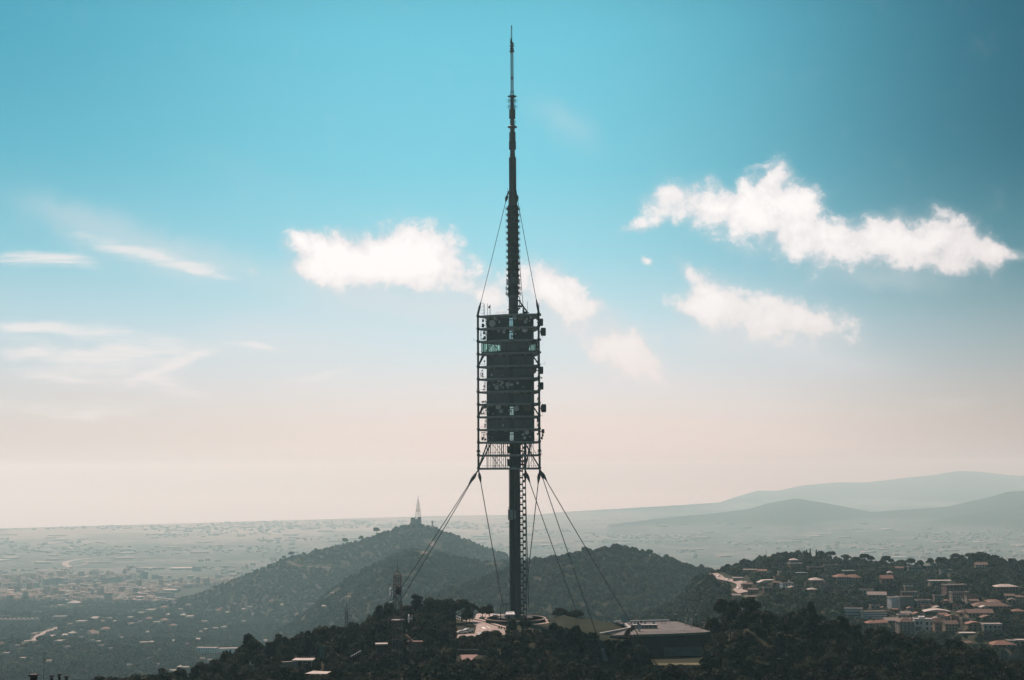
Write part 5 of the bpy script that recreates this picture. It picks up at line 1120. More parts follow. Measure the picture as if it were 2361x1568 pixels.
# the city and the works on the plain: too many to count
def city():
    g = np.random.default_rng(8); Vs = []; Fs = []; Mi = []; o = 0
    def boxes(x, y, w, d, hh, m):
        nonlocal o
        z = h(x, y); n = len(x); a = g.uniform(-.3, .3, n); co, si = np.cos(a), np.sin(a); V = np.zeros((n, 8, 3))
        for k, (sx, sy, sz) in enumerate([(-1, -1, 0), (1, -1, 0), (1, 1, 0), (-1, 1, 0), (-1, -1, 1), (1, -1, 1), (1, 1, 1), (-1, 1, 1)]):
            lx, ly = sx*w/2, sy*d/2; V[:, k] = np.stack([x+lx*co-ly*si, y+lx*si+ly*co, z-4+sz*(hh+4)], 1)
        idx = np.array([(4, 5, 6, 7), (0, 1, 5, 4), (1, 2, 6, 5), (2, 3, 7, 6), (3, 0, 4, 7)]); F = (np.arange(n)[:, None, None]*8+idx[None]+o)
        Vs.append(V.reshape(-1, 3)); Fs.append(F.reshape(-1, 4)); Mi.append(np.stack([m, (m+3) % 3+3, (m+3) % 3+3, (m+3) % 3+3, (m+3) % 3+3], 1).ravel()); o += n*8
    # dense town, lower left
    n = 9000; u = g.uniform(ux(-400), ux(600), n); Y = np.sqrt(g.uniform(4700**2, 6900**2, n)); dn = fbm(u*Y/500, Y/350, 9); k = dn > -.12+.5*np.maximum(0, (u-ux(380))*8)
    u, Y = u[k], Y[k]; n = len(u); boxes(u*Y, Y, g.uniform(9, 26, n), g.uniform(9, 24, n), np.where(g.random(n) < .02, g.uniform(24, 42, n), g.uniform(6, 20, n)), g.choice([0, 0, 1, 1, 2, 3], n))
    n = 4500; u = g.uniform(-.42, .42, n); Y = np.sqrt(g.uniform(6600**2, 15500**2, n)); dn = fbm(u*Y/900, Y/1400, 12); k = (dn > .02) & (h(u*Y, Y) < 50) & (h(u*Y, Y) > 2); u, Y = u[k], Y[k]; n = len(u)
    boxes(u*Y, Y, g.uniform(12, 34, n), g.uniform(12, 34, n), g.uniform(6, 14, n), g.choice([1, 1, 2, 2], n))
    n = 170; u = g.uniform(-.42, .42, n); Y = np.sqrt(g.uniform(6200**2, 14500**2, n)); k = (h(u*Y, Y) < 50) & (h(u*Y, Y) > 2); u, Y = u[k], Y[k]; n = len(u)
    boxes(u*Y, Y, g.uniform(50, 150, n), g.uniform(40, 100, n), g.uniform(6, 10, n), g.choice([1, 2, 1], n))
    V = np.concatenate(Vs); F = np.concatenate(Fs); ms = [M['tiles'], M['flat_roof'], M['pale_roof'], M['beige'], M['brick'], M['grey_wall']]
    me = npmesh('city', V, F, ms); me.polygons.foreach_set('material_index', np.concatenate(Mi).astype(np.int32)); ob = bpy.data.objects.new('city', me); COL.objects.link(ob); tag(ob, 'distant low buildings and works spread over the hazy plain', None, None, 'stuff'); 
city()

# ---------------------------------------------------------------- roads and paths
def ribbon(name, pts, width, mt, lift=.25, n=6, zoff=None, sub=8):
    P = []
    for a, b in zip(pts, pts[1:]):
        for k in range(sub): P.append(a.lerp(b, k/sub))
    P.append(pts[-1]); s = MB(); vs = []; fs = []
    for i, p in enumerate(P):
        t = (P[min(i+1, len(P)-1)]-P[max(i-1, 0)]); t.z = 0; t.normalize(); nrm = Vector((-t.y, t.x, 0)); w = width if not callable(width) else width(i/(len(P)-1))
        for sd in (-1, 1):
            q = p+nrm*(w/2*sd); z = float(max(h(q.x, q.y), h(p.x, p.y)))+lift if zoff is None else zoff; vs.append((q.x, q.y, z))
    for i in range(len(P)-1): fs.append((2*i, 2*i+1, 2*i+3, 2*i+2))
    s.add(vs, fs); o = s.build(name, M[mt]); tag(o, kind='structure'); return o
def hits(L, lo=800, hi=20000): return [q for q in (hit(x, y, lo, hi) for x, y in L) if q]
def clearline(pts, r):
    for a, b in zip(pts, pts[1:]):
        L = (b-a).length; 
        for k in range(int(L//8)+1): q = a.lerp(b, min(1, k*8/L)); HOLES.append((q.x, q.y, r))
        for d_ in range(1, 7): 
            q = a.lerp(b, .5); 
TW = lambda x, y: (1613.8+x*.31637, 1239.2+y*.31637)
rd = hits([TW(95, 268), TW(130, 285), TW(150, 305), TW(215, 318), TW(270, 330), TW(305, 345), TW(300, 368), TW(275, 383), TW(300, 402), TW(318, 412)], 900, 2600)
ribbon('road', rd, 9, 'asphalt', .5)
for q in rd: HOLES.append((q.x, q.y, 9)); HOLES.append((q.x*.995, q.y-14, 13)); HOLES.append((q.x*.99, q.y-28, 12))
clearline(rd, 12)
for L, w in (([S8(235, 1135), S8(300, 1095), S8(340, 1050), S8(420, 1025), S8(495, 990)], 14), ([S8(340, 1048), S8(400, 1022), S8(460, 1015)], 10), ([S8(1250, 872), S8(1300, 842), S8(1350, 825)], 12)):
    q = hits(L, 1200, 9000)
    if len(q) > 1: ribbon('road', q, w, 'asphalt', 1.0); clearline(q, 16)
q = hits([S8(608, 475), S8(562, 455), S8(560, 435), S8(600, 420), S8(680, 408), S8(780, 396), S8(900, 388)], 5000, 14000); ribbon('motorway', q, 36, 'asphalt', 3.0)
q = hits([S8(640, 465), S8(700, 455), S8(760, 435), S8(745, 425), S8(700, 422)], 5000, 14000); ribbon('motorway', q, 16, 'asphalt', 3.0)
K3 = lambda x, y: ((700+x/1.6864)/1.7348, (1900+y/1.6864)/1.7348)
for L, w in (([K3(760, 588), K3(815, 612), K3(900, 622), K3(1000, 628), K3(1065, 638)], 9), ([K3(1690, 335), K3(1712, 350), K3(1708, 395)], 16), ([K3(1735, 455), K3(1730, 485)], 22), ([K3(1685, 520), K3(1680, 545)], 18), ([K3(2090, 600), K3(2150, 598), K3(2210, 598)], 10), ([K3(1045, 806), K3(1080, 802)], 12), ([K3(1150, 828), K3(1190, 828)], 14)):
    q = hits(L, 1200, 9000)
    if len(q) > 1: ribbon('path', q, w*.55, 'track', 1.2); clearline(q, w*.8+5)

# ---------------------------------------------------------------- far masses of trees
yz = lambda Y: Y
scatter('hillside_wood', -.44, .44, 735, 1750, 66, .8, 1.65, lambda X, Y, g: h(X, Y) > 0, 31)
def t2(X, Y, g): return (fbm(X/160, Y/160, 41) > -.62+.4*g.random(len(X))*(Y > 2300))
scatter('valley_wood', -.44, .30, 1750, 3300, 95, .85, 1.8, t2, 32)
def t3(X, Y, g): return ((h(X, Y) > 120) & (fbm(X/220, Y/220, 43) > -.5)) | ((Y < 5000) & (fbm(X/200, Y/200, 45) > -.35))
scatter('far_hill_scrub', -.40, .10, 3300, 5300, 120, .8, 1.6, t3, 33)
# skyline pines above the town
sk = [(1678, 1300, .8), (1712, 1293, .8), (1724, 1290, .7), (1806, 1276, 1), (1856, 1270, .7), (1840, 1276, .9), (1892, 1270, 1.1), (1914, 1272, 1.15), (1950, 1278, 1), (1974, 1283, 1), (1994, 1276, 1.1), (2008, 1281, .9), (2040, 1281, 1.1), (2056, 1288, .7), (2078, 1290, .8), (2102, 1287, 1), (2122, 1291, .8), (2145, 1286, .9), (2165, 1284, .9), (2176, 1284, .8),
      (2204, 1277, 1.2), (2236, 1276, 1.2), (2262, 1279, 1.1), (2292, 1284, 1), (2336, 1287, 1)]
for n_, (x, y, s_) in enumerate(sk):
    Y = 1480+n_ % 3*12; p = at(x, y, Y); g_ = float(h(p.x, Y)); hgt = max(6, p.z-g_); sc_ = 1.35*s_
    tree('stone_pine', (p.x, Y, g_), sc_, 'umbrella pine on the town skyline, %s from the left' % (ords[n_] if n_ < 20 else ['twenty-first', 'twenty-second', 'twenty-third', 'twenty-fourth', 'twenty-fifth'][n_-20]), group='umbrella pines on the town skyline', sz=max(.75, min(2.0, hgt/(10*sc_))))
for n_, (x, y) in enumerate([(1860, 1268), (1868, 1267), (1882, 1268), (1988, 1286)]):
    p = at(x, y, 1470); g_ = float(h(p.x, 1470)); tree('cypress', (p.x, 1470, g_), 1.3, 'narrow cypress among the skyline pines, %s from the left' % ords[n_], group='cypresses on the town skyline', sz=max(.6, (p.z-g_)/12.5))
for n_, (x, y, s_) in enumerate([(796, 1248, 1.6), (833, 1238, 1.4), (672, 1281, 1.5), (655, 1286, 1.2), (868, 1226, 1.8), (728, 1262, 1)]):
    p = at(x, y, 4180); g_ = float(h(p.x, 4180)); tree('stone_pine', (p.x, 4180, g_-1), s_*1.6, 'lone tree on the far hill crest, %s from the hill foot' % ['fifth', 'last but one', 'second', 'first', 'last', 'fourth'][n_], group='lone trees on the far hill crest')

# ---------------------------------------------------------------- antenna on the far hill
p = at(964, 1206, 4200); g = float(h(p.x, 4200)); k = 4200/FP
e = empty('radio_tower', (p.x, 4200, g), 0, 'tapering lattice radio tower on the summit of the far hill', 'tower')
S6 = lambda y: at(964, (1950+y/6.746)/1.7348, 4200).z-g
zb0, zb1 = S6(900), S6(860)
s = MB(); lattice(s, (0, 0, S6(850)), (0, 0, S6(560)), 17, 10, 6, .34, rx=.16); lattice(s, (0, 0, S6(560)), (0, 0, S6(330)), 10, 3, 7, .32, rx=.15); s.tube((0, 0, S6(860)), (0, 0, S6(215)), .6, n=5)
s.build('lattice', M['mast_red'], e)
s = MB(); s.box((0, 0, S6(582)), (8, 8, 1.6)); s.box((0, 0, S6(632)), (10, 10, 1.6)); s.build('platform', M['mast_red'], e)
b = house('transmitter_house', Vector((p.x-6, 4195, g-2)), 30, 18, S6(890)+6, 'flat', 'grey_wall', 'flat_roof', 0, 'square stone building under the far lattice radio tower', 'building')
s = MB(); s.box((-9, 0, S6(890)+8.6), (11, 12, 4)); s.box((10, 0, S6(890)+9.6), (8, 12, 6)); s.build('roof_room', M['dark_wall'], b)
p = at(997, 1218, 4190); g = float(h(p.x, 4190)); e = empty('water_tower', (p.x, 4190, g), 0, 'slim pale tower with a wider head right of the far radio tower', 'tower'); t_ = at(997, 1201.5, 4190).z-g
s = MB(); s.lathe([(2.0, -3), (1.8, t_-6)], 10); s.build('stem', M['cream'], e); s = MB(); s.lathe([(1.8, t_-6), (3, t_-5), (3, t_-1), (1.5, t_)], 10); s.build('head', M['grey_wall'], e)
p = at(1767, 1290, 2600); gz = at(1767, 1300, 2600).z; e = empty('far_mast', (p.x, 2600, gz), 0, 'thin far mast rising left of the town skyline pines', 'mast'); s = MB(); s.tube((0, 0, -60), (0, 0, at(1767, 1268, 2600).z-gz), 1.2, .4, 5); s.lathe([(1.2, 4), (2.4, 6), (1.2, 8)], 8); s.build('pole', M['grey_wall'], e)

# ---------------------------------------------------------------- lattice radio mast in the near woods
def C7(x, y, Y=565): return at((1500+x/4.75)/1.7348, (2230+y/4.75)/1.7348, Y)
Y0 = 565; g = float(h(C7(430, 900).x, Y0)); bx = C7(425, 900).x
e = empty('radio_mast', (bx, Y0, g), 0, 'red and white lattice radio mast with drum antennas and a pointed top', 'mast')
Z = lambda y: C7(425, y).z-g
s = MB(); lattice(s, (0, 0, Z(700)), (0, 0, Z(320)), 2.7, 2.7, 6, .15, rx=.075); lattice(s, (0, 0, Z(700)), (0, 0, Z(320)), 1.2, 1.2, 6, .06, rx=.03); s.build('upper_lattice', M['mast_red'], e)
s = MB(); lattice(s, (.1, 0, min(0, Z(1060))), (0, 0, Z(700)), 5.0, 2.7, 7, .17, rx=.08); lattice(s, (.1, 0, min(0, Z(1060))), (0, 0, Z(700)), 2.4, 1.2, 7, .10, rx=.07); s.build('lower_lattice', M['mast_white'], e)
s = MB()
for a in range(8):
    t = PI/4*a; s.tube((1.35*math.cos(t), 1.35*math.sin(t), Z(318)), (0, 0, Z(235)), .06, n=3)
s.tube((0, 0, Z(240)), (0, 0, Z(40)), .10, .05, n=5); s.lathe([(1.5, Z(326)), (1.55, Z(322)), (1.5, Z(316))], 12); s.build('pointed_cap', M['mast_red'], e)
k7 = Y0/FP/4.75/1.7348
for (x, y, r, a, lab) in [(285, 650, 78, -75, None), (552, 630, 56, 85, None)]:
    q_ = C7(x, y); inst('drum_antenna', dish_mesh('white_dish'), e, (q_.x-bx, -.6, q_.z-g), R(a), (r*k7, r*k7*1.1, r*k7))
q_ = C7(450, 620); s = MB(); s.lathe([(1.0, Z(690)), (1.15, Z(640)), (1.15, Z(580)), (.8, Z(550))], 10, .5, -.3); s.build('equipment_drum', M['mast_red'], e)
s = MB()
for (x0, y0, x1, y1, yt) in [(355, 318, 270, 318, 155), (490, 318, 570, 318, 170), (495, 365, 592, 362, 335), (350, 520, 242, 512, 400)]:
    a, b = C7(x0, y0), C7(x1, y1); s.tube((a.x-bx, -1, a.z-g), (b.x-bx, -1, b.z-g), .06, n=3); t_ = C7(x1, yt); s.tube((b.x-bx, -1, b.z-g-.3), (b.x-bx, -1, t_.z-g), .045, n=3)
s.build('whip_antenna', M['mast_red'], e)
q_ = C7(300, 842); s = MB(); s.box((q_.x-bx, -1.2, q_.z-g), (.7, .5, .35)); s.tube((q_.x-bx, -1.2, q_.z-g), (-1.2, -1, q_.z-g+.8), .08, n=3); s.build('lamp', M['white'], e)
# second short mast with platform and a large dish
Y1 = 548; bx = C7(500, 1200, Y1).x; g = float(h(bx, Y1)); e = empty('short_mast', (bx, Y1, g), 0, 'short white lattice mast with a round platform in front of the radio mast', 'mast'); Z = lambda y: C7(500, y, Y1).z-g
s = MB(); lattice(s, (0, 0, min(-1, Z(1480))), (0, 0, Z(1180)), 2.2, .9, 4, .11, rx=.07); lattice(s, (0, 0, Z(1180)), (0, 0, Z(880)), .9, .8, 4, .08, rx=.05); s.build('lattice', M['mast_white'], e)
s = MB(); s.lathe([(.4, Z(1190)), (2.6, Z(1186)), (2.6, Z(1180)), (.4, Z(1178))], 14, -1.4, 0)
for k_ in range(12): t = 2*PI*k_/12; s.tube((-1.4+2.5*math.cos(t), 2.5*math.sin(t), Z(1182)), (-1.4+2.5*math.cos(t), 2.5*math.sin(t), Z(1140)), .04, n=3)
s.build('platform', M['mast_white'], e)
q_ = C7(592, 1165, Y1); ds = empty('satellite_dish', (q_.x+.8, Y1, float(h(q_.x, Y1))), 0, 'large white dish facing sideways beside the short lattice mast', 'dish antenna'); zz = q_.z-float(h(q_.x, Y1)); kk = Y1/FP/4.75/1.7348
inst('reflector', dish_mesh('white_dish'), ds, (0, 0, zz), R(-82), (82*kk, 82*kk, 82*kk)); s = MB(); s.tube((.9, 0, -1), (.9, 0, zz), .18, n=6); s.build('pedestal', M['mast_white'], ds)
# steel pylon in the valley
p = at(799, 1432, 1120); g = float(h(p.x, 1120)); e = empty('power_pylon', (p.x, 1120, g), 0, 'steel lattice power pylon with three pairs of arms in the valley', 'pylon'); z0 = at(799, 1376, 1120).z-g
s = MB(); lattice(s, (0, 0, -2), (0, 0, z0*.6), 5.5, 2.6, 7, .42, rx=.2); lattice(s, (0, 0, z0*.6), (0, 0, z0*.92), 2.6, 1.6, 5, .38, rx=.2); s.tube((0, 0, z0*.92), (0, 0, z0+3), .3, .1, n=4); s.build('lattice', M['pylon_steel'], e)
for f_ in (.72, .80, .88):
    s = MB()
    for sx in (-1, 1): s.tube((0, 0, z0*f_+1), (sx*3.8, 0, z0*f_), .16, n=4); s.tube((0, 0, z0*f_-.6), (sx*3.8, 0, z0*f_), .14, n=4); s.tube((sx*3.6, 0, z0*f_), (sx*3.6, 0, z0*f_-1.4), .14, n=4)
    s.build('cross_arm', M['pylon_steel'], e)
# wooden line pole, thin bare pole
p = at(763, 1537, 540); g = float(h(p.x, 540)); e = empty('line_pole', (p.x, 540, g), 0, 'steel line pole with a crossarm in front of the pavilion', 'pole'); z0 = at(763, 1491, 540).z-g
s = MB(); lattice(s, (0, 0, -1), (0, 0, z0), .9, .55, 12, .07, rx=.04); s.build('pole', M['pylon_steel'], e); s = MB(); s.box((0, 0, z0), (4.8, .16, .16)); s.box((0, 0, z0-.8), (2.6, .12, .12))
for x in (-2.2, -1.1, 1.1, 2.2): s.tube((x, 0, z0), (x, 0, z0+.5), .08, n=5)
s.build('crossarm', M['pylon_steel'], e)
pt, pb = at(102, 1505, 420), at(100, 1575, 420); e = empty('bare_pole', (pb.x, 420, float(h(pb.x, 420))), 0, 'thin bare pole standing alone at the bottom left', 'pole'); zg = float(h(pb.x, 420))
s = MB(); s.tube((0, 0, -1), (pt.x-pb.x, 0, pt.z-zg), .12, .07, n=5); s.box((pt.x-pb.x+.3, 0, pt.z-zg-.2), (.9, .2, .15)); s.build('pole', M['tray'], e)
# power lines from the pylon
s = MB(); a = at(806, 1400, 1120); b_ = at(1010, 1418, 1000)
for o_ in (0, 3, 6):
    pts = [a.lerp(b_, t/10)-Vector((0, 0, 6*4*(t/10)*(1-t/10)-o_)) for t in range(11)]; s.path(pts, .06, 3)
tag(s.build('power_line', M['pylon_steel']), 'thin power lines running right from the valley pylon', 'power line')
# chimney caps of a nearby roof at the lower left corner
for n_, (x, y, w) in enumerate([(78, 1560, 18), (119, 1562, 7), (137, 1559, 6), (153, 1564, 7)]):
    Yc = 118; p = at(x, y, Yc); kk = Yc/FP; e = empty('chimney', (p.x, Yc, p.z), 0, ['wide flat-capped chimney at the bottom left corner', 'first small chimney pot right of the wide one', 'tilted middle chimney pot at the bottom left', 'last small chimney pot at the bottom left'][n_], 'chimney', 'chimneys at the bottom left corner')
    s = MB(); s.box((0, 0, -1.5), (w*kk*.7, w*kk*.7, 3)); s.build('stack', M['dark_wall'], e); s = MB(); s.box((0, 0, .12), (w*kk, w*kk, .14)); s.build('cap', M['tray'], e)
p = at(110, 1640, 118); tag(MB().box((0, 0, -1.2), (9, 7, 2)).build('chimney_roof', M['dark_wall'], None, loc=(p.x, 118, p.z+.5)), 'brown rooftop carrying the chimneys at the bottom left', 'roof')

# ---------------------------------------------------------------- foot of the tower
G = 462.0
def on(x, y, z=G): 
    d = ray(x, y); t = (z-CZ)/d.z; return Vector((d.x*t, d.y*t, z))
def poly(name, pts, z, mt, kind='structure', lab=None, cat=None):
    s = MB(); s.add([(q.x, q.y, z) for q in pts], [tuple(range(len(pts)))]); o = s.build(name, M[mt]); tag(o, lab, cat, None, kind); return o
C5 = lambda x, y, z=G: on((1400+x/2.75)/1.7348, (2150+y/2.75)/1.7348, z)
rp = [C5(1175, 890), C5(1270, 905), C5(1360, 905), C5(1450, 925), C5(1560, 962), C5(1650, 990), C5(1720, 1010), C5(1700, 1080), C5(1500, 1115), C5(1180, 1120), C5(1150, 1060), C5(1370, 1062), C5(1388, 985), C5(1330, 935), C5(1180, 905)]
RD = bpy.data.objects
def tri_poly(name, pts, z, mt):
    from mathutils.geometry import tessellate_polygon
    tr = tessellate_polygon([[Vector((p.x, p.y, 0)) for p in pts]]); s = MB(); s.add([(q.x, q.y, z) for q in pts], [t for t in tr]); o = s.build(name, M[mt])
    import bmesh as bm_; b = bm_.new(); b.from_mesh(o.data); bm_.ops.recalc_face_normals(b, faces=b.faces); 
    if b.faces[0].normal.z < 0: bm_.ops.reverse_faces(b, faces=b.faces)
    b.to_mesh(o.data); b.free(); tag(o, kind='structure'); return o
tri_poly('road', rp, G+.12, 'asphalt')
tri_poly('paving', [C5(1390, 845), C5(1460, 832), C5(1700, 850), C5(1710, 880), C5(1640, 888), C5(1440, 870), C5(1400, 902), C5(1370, 900)], G+.13, 'paving')
tri_poly('car_park', [C5(1100, 885), C5(1175, 890), C5(1180, 905), C5(1110, 903)], G+.16, 'paving')
# raised pavement along the road
pv = [C5(1362, 898), C5(1450, 918), C5(1560, 954), C5(1650, 982), C5(1740, 1006)]
s = MB(); vs = []
for q in pv: vs += [(q.x, q.y, G+.26), (q.x+.6, q.y+3.2, G+.26), (q.x, q.y, G+.12), ]
for i in range(len(pv)-1): o_ = 3*i; s.add([vs[o_], vs[o_+1], vs[o_+4], vs[o_+3], vs[o_+2], vs[o_+5]], [(0, 3, 2, 1), (0, 4, 5, 3)])
tag(s.build('pavement', M['paving']), kind='structure')
mk_ = [[(1445, 988), (1470, 985), (1503, 1008), (1455, 1003)], [(1490, 978), (1508, 980), (1525, 986), (1508, 986)], [(1512, 990), (1528, 990), (1545, 1000), (1530, 1000)], [(1400, 968), (1412, 968), (1424, 972), (1412, 972)], [(1425, 972), (1434, 972), (1440, 976), (1430, 976)], [(1440, 1020), (1452, 1018), (1458, 1022), (1446, 1024)], [(1400, 1048), (1412, 1044), (1416, 1047), (1404, 1051)], [(1408, 1003), (1416, 1003), (1424, 1008), (1414, 1008)]]
for m_ in mk_: tri_poly('road_marking', [C5(*q) for q in m_], G+.128, 'marking')
tri_poly('terrace', [C5(1215, 1292, 459.75), C5(1400, 1285, 459.75), C5(1410, 1292, 459.75), C5(1370, 1320, 459.75), C5(1300, 1385, 459.75), C5(1235, 1360, 459.75)], 459.80, 'red_paving')
# curved railing wall round the lower terrace
s = MB(); cp_ = [C5(x, y, 460.0) for x, y in [(1190, 1275), (1265, 1275), (1380, 1276), (1480, 1281), (1570, 1290), (1630, 1305), (1655, 1320)]]
for a, b in zip(cp_, cp_[1:]): m_ = (a+b)/2; d_ = (b-a); s.box((m_.x, m_.y, 460.2), (d_.length+.1, .3, 1.9), math.atan2(d_.y, d_.x))
tw = s.build('terrace_wall', M['dark_wall']); tag(tw, 'curved dark parapet wall with a pale handrail round the lower terrace', 'wall')
s = MB(); s.path([Vector((q.x, q.y-.1, 461.6)) for q in cp_], .13, 5)
for q in cp_: s.tube((q.x, q.y-.1, 461.1), (q.x, q.y-.1, 461.6), .06, n=4)
s.build('handrail', M['rail'], tw)
# round plinth, steps and platform under the tower
pl = empty('tower_plinth', (TX, TY, G), 0, 'low round concrete plinth with stepped rim at the foot of the tall tower', 'plinth')
s = MB(); s.lathe([(13.5, -3), (13.5, 1.3), (12.8, 1.3), (12.8, .9), (3, .9)], 48, 0, 0); s.build('base', M['concrete'], pl)
s = MB(); s.lathe([(13.9, 1.32), (13.9, 1.62), (13.2, 1.62), (13.2, 1.32)], 48); s.build('coping', M['paving'], pl)
s = MB(); s.lathe([(8.0, .9), (8.0, 2.0), (3, 2.0)], 40); s.lathe([(5.0, 2.0), (5.0, 2.8), (2, 2.8)], 40); s.build('step', M['concrete'], pl)
# service booth with a white roof
q = C5(1764, 835); e = empty('service_booth', (q.x, TY-9, G+1.3), 0, 'grey booth with a bright white roof left of the tower foot', 'booth')
s = MB(); s.box((0, 0, 1.3), (4.0, 3.2, 3.0)); s.build('wall', M['grey_wall'], e); s = MB(); s.add([(-2.2, -1.8, 2.8), (2.2, -1.8, 2.8), (1.7, 1.8, 3.7), (-1.7, 1.8, 3.7), (-2.2, -1.8, 3.0), (2.2, -1.8, 3.0), (1.7, 1.8, 3.9), (-1.7, 1.8, 3.9)], [(3, 2, 1, 0), (4, 5, 6, 7), (0, 1, 5, 4), (1, 2, 6, 5), (2, 3, 7, 6), (3, 0, 4, 7)]); s.build('roof', M['white'], e)
s = MB(); s.box((-.7, -1.64, 1.0), (1.0, .12, 2.2)); s.build('door', M['dark_wall'], e)
q = C5(1668, 800); e = empty('pipe_frame', (q.x, TY-5, G+.9), 0, 'dark pipe frame reaching left from the tower foot', 'frame'); wd = (C5(1765, 800)-q).x
s = MB(); s.tube((0, 0, 0), (0, 0, 7.2), .2, n=5); s.tube((wd*.6, 0, 0), (wd*.6, 0, 7.4), .16, n=5); s.tube((0, 0, 7.2), (wd, 0, 7.6), .22, n=5); s.tube((0, 0, 4.2), (wd, 0, 4.4), .1, n=4); s.build('pipe', M['steel'], e)
def fence(name, pts, hh, gap, lab, mt='fence_dark', rails=2):
    e = empty(name, pts[0], 0, lab, 'fence'); o_ = pts[0]; s = MB()
    for a, b in zip(pts, pts[1:]):
        for r_ in range(rails): z = hh*(r_+1)/rails; s.tube(a-o_+Vector((0, 0, z)), b-o_+Vector((0, 0, z)), .05, n=3)
    s.build('rail', M[mt], e); pm = MB(); pm.tube((0, 0, -.5), (0, 0, hh), .07, n=4); me = pm.mesh('post', M[mt])
    for a, b in zip(pts, pts[1:]):
        n_ = max(1, int((b-a).length/gap))
        for k_ in range(n_): inst('post', me, e, a.lerp(b, k_/n_)-o_)
    inst('post', me, e, pts[-1]-o_); return e
fence('mesh_fence', [C5(x, y) for x, y in [(1365, 900), (1440, 896), (1540, 905), (1640, 925)]], 2.6, 2.6, 'dark mesh fence between the road and the fenced yard', rails=3)
fence('mesh_fence', [C5(x, y) for x, y in [(1235, 900), (1300, 893), (1365, 900)]], 3.0, 2.4, 'sliding gate fence across the top of the road', rails=4)
fence('railing', [Vector((TX+17*math.cos(R(a)), TY+17*math.sin(R(a)), G)) for a in range(-40, 75, 12)], 3.4, 3, 'tall thin-barred railing curving round the right of the tower foot', rails=3)
tri_poly('paving', [Vector((TX+14.0*math.cos(R(a)), TY+14.0*math.sin(R(a)), G)) for a in range(-60, 61, 10)]+[Vector((TX+16.9*math.cos(R(a)), TY+16.9*math.sin(R(a)), G)) for a in range(60, -61, -10)], G+.15, 'paving')
# cars and motorcycles
def car(loc, rz, mt, lab, grp=None):
    e = empty('parked_car', loc, rz, lab, 'car', grp); s = MB(); L, W_ = 4.3, 1.75
    prof = [(-2.15, .35), (-2.12, .85), (-1.75, .98), (-1.1, 1.42), (.35, 1.46), (1.05, 1.02), (1.95, .88), (2.15, .62), (2.12, .35)]; n_ = len(prof)
    vs = [(x, -W_/2*(.86 if z > 1.2 else 1), z) for x, z in prof]+[(x, W_/2*(.86 if z > 1.2 else 1), z) for x, z in prof]
    s.add(vs, [(k_, k_+1, n_+k_+1, n_+k_) for k_ in range(n_-1)]+[tuple(range(n_)), tuple(range(2*n_-1, n_-1, -1)), (n_-1, 0, n_, 2*n_-1)]); s.build('body', M[mt], e)
    g_ = MB(); 
    for sy in (-1, 1): g_.box((-.35, sy*.80, 1.18), (2.0, .14, .34))
    g_.add([(.42, -.70, 1.44), (1.03, -.80, 1.07), (1.03, .80, 1.07), (.42, .70, 1.44)], [(0, 1, 2, 3)]); g_.build('window', M['window'], e)
    for x in (-1.3, 1.35):
        for sy in (-1, 1): w_ = MB(); w_.tube((x, sy*.68, .32), (x, sy*.90, .32), .32, n=12); w_.build('wheel', M['tyre'], e)
    return e
CZG = G+.02
for (x, y, rz, mt, lab, gr) in [(1232, 1056, 20, 'car_white', 'white car, nearest of three in the row under the pines', 'white cars parked in a row'), (1283, 1048, 20, 'car_white', 'white car, middle of the three in the row', 'white cars parked in a row'), (1302, 1033, 20, 'car_white', 'white car, farthest of three in the row', 'white cars parked in a row'),
                            (1488, 1072, 15, 'car_dark', 'dark car half hidden by the bushes at the road bottom', None), (1462, 1086, 15, 'car_white', 'pale car just in front of the dark one', None), (1605, 878, 5, 'car_white', 'white car parked inside the fence near the tower', None), (1172, 896, 0, 'car_white', 'white car under the pines at the top of the road', None)]:
    q = C5(x, y+6); z = CZG+.12; car((q.x, q.y, z), R(rz), mt, lab, gr)
def moto(loc, rz, lab):
    e = empty('motorcycle', loc, rz, lab, 'motorcycle', 'motorcycles parked beside the road'); 
    for x in (-.7, .7): w_ = MB(); w_.tube((x, -.07, .32), (x, .07, .32), .32, n=12); w_.build('wheel', M['tyre'], e)
    b = MB(); b.tube((-.7, 0, .45), (.3, 0, .75), .16, .2, 6); b.tube((.3, 0, .75), (.75, 0, .35), .08, n=5); b.box((0, 0, .45), (.6, .3, .4)); b.build('frame', M['car_dark'], e)
    b = MB(); b.box((-.35, 0, .85), (.75, .3, .14)); b.build('seat', M['tyre'], e); b = MB(); b.tube((.45, -.35, 1.05), (.45, .35, 1.05), .04, n=4); b.tube((.6, 0, .5), (.45, 0, 1.05), .05, n=4); b.box((.5, 0, .95), (.2, .3, .25)); b.build('handlebar', M['car_dark'], e)
for n_, (x, y) in enumerate([(1640, 1004), (1665, 1008), (1700, 1020), (1722, 1016), (1745, 1010)]): q = C5(x, y); moto((q.x, q.y, G+.14), R(70+n_*8), 'parked motorcycle, %s from the left along the road edge' % ords[n_])
q = C5(1340, 955); e = empty('sign_post', (q.x, q.y, G), 0, 'tall dark signal cabinet on twin posts beside the road', 'sign'); s = MB(); s.tube((-.35, 0, -1), (-.35, 0, 3), .1, n=4); s.tube((.35, 0, -1), (.35, 0, 3), .1, n=4); s.build('post', M['fence_dark'], e); s = MB(); s.box((0, 0, 4.8), (1.5, .5, 3.8)); s.lathe([(.3, 6.7), (.45, 7.0), (.1, 7.4)], 8); s.build('cabinet', M['fence_dark'], e)

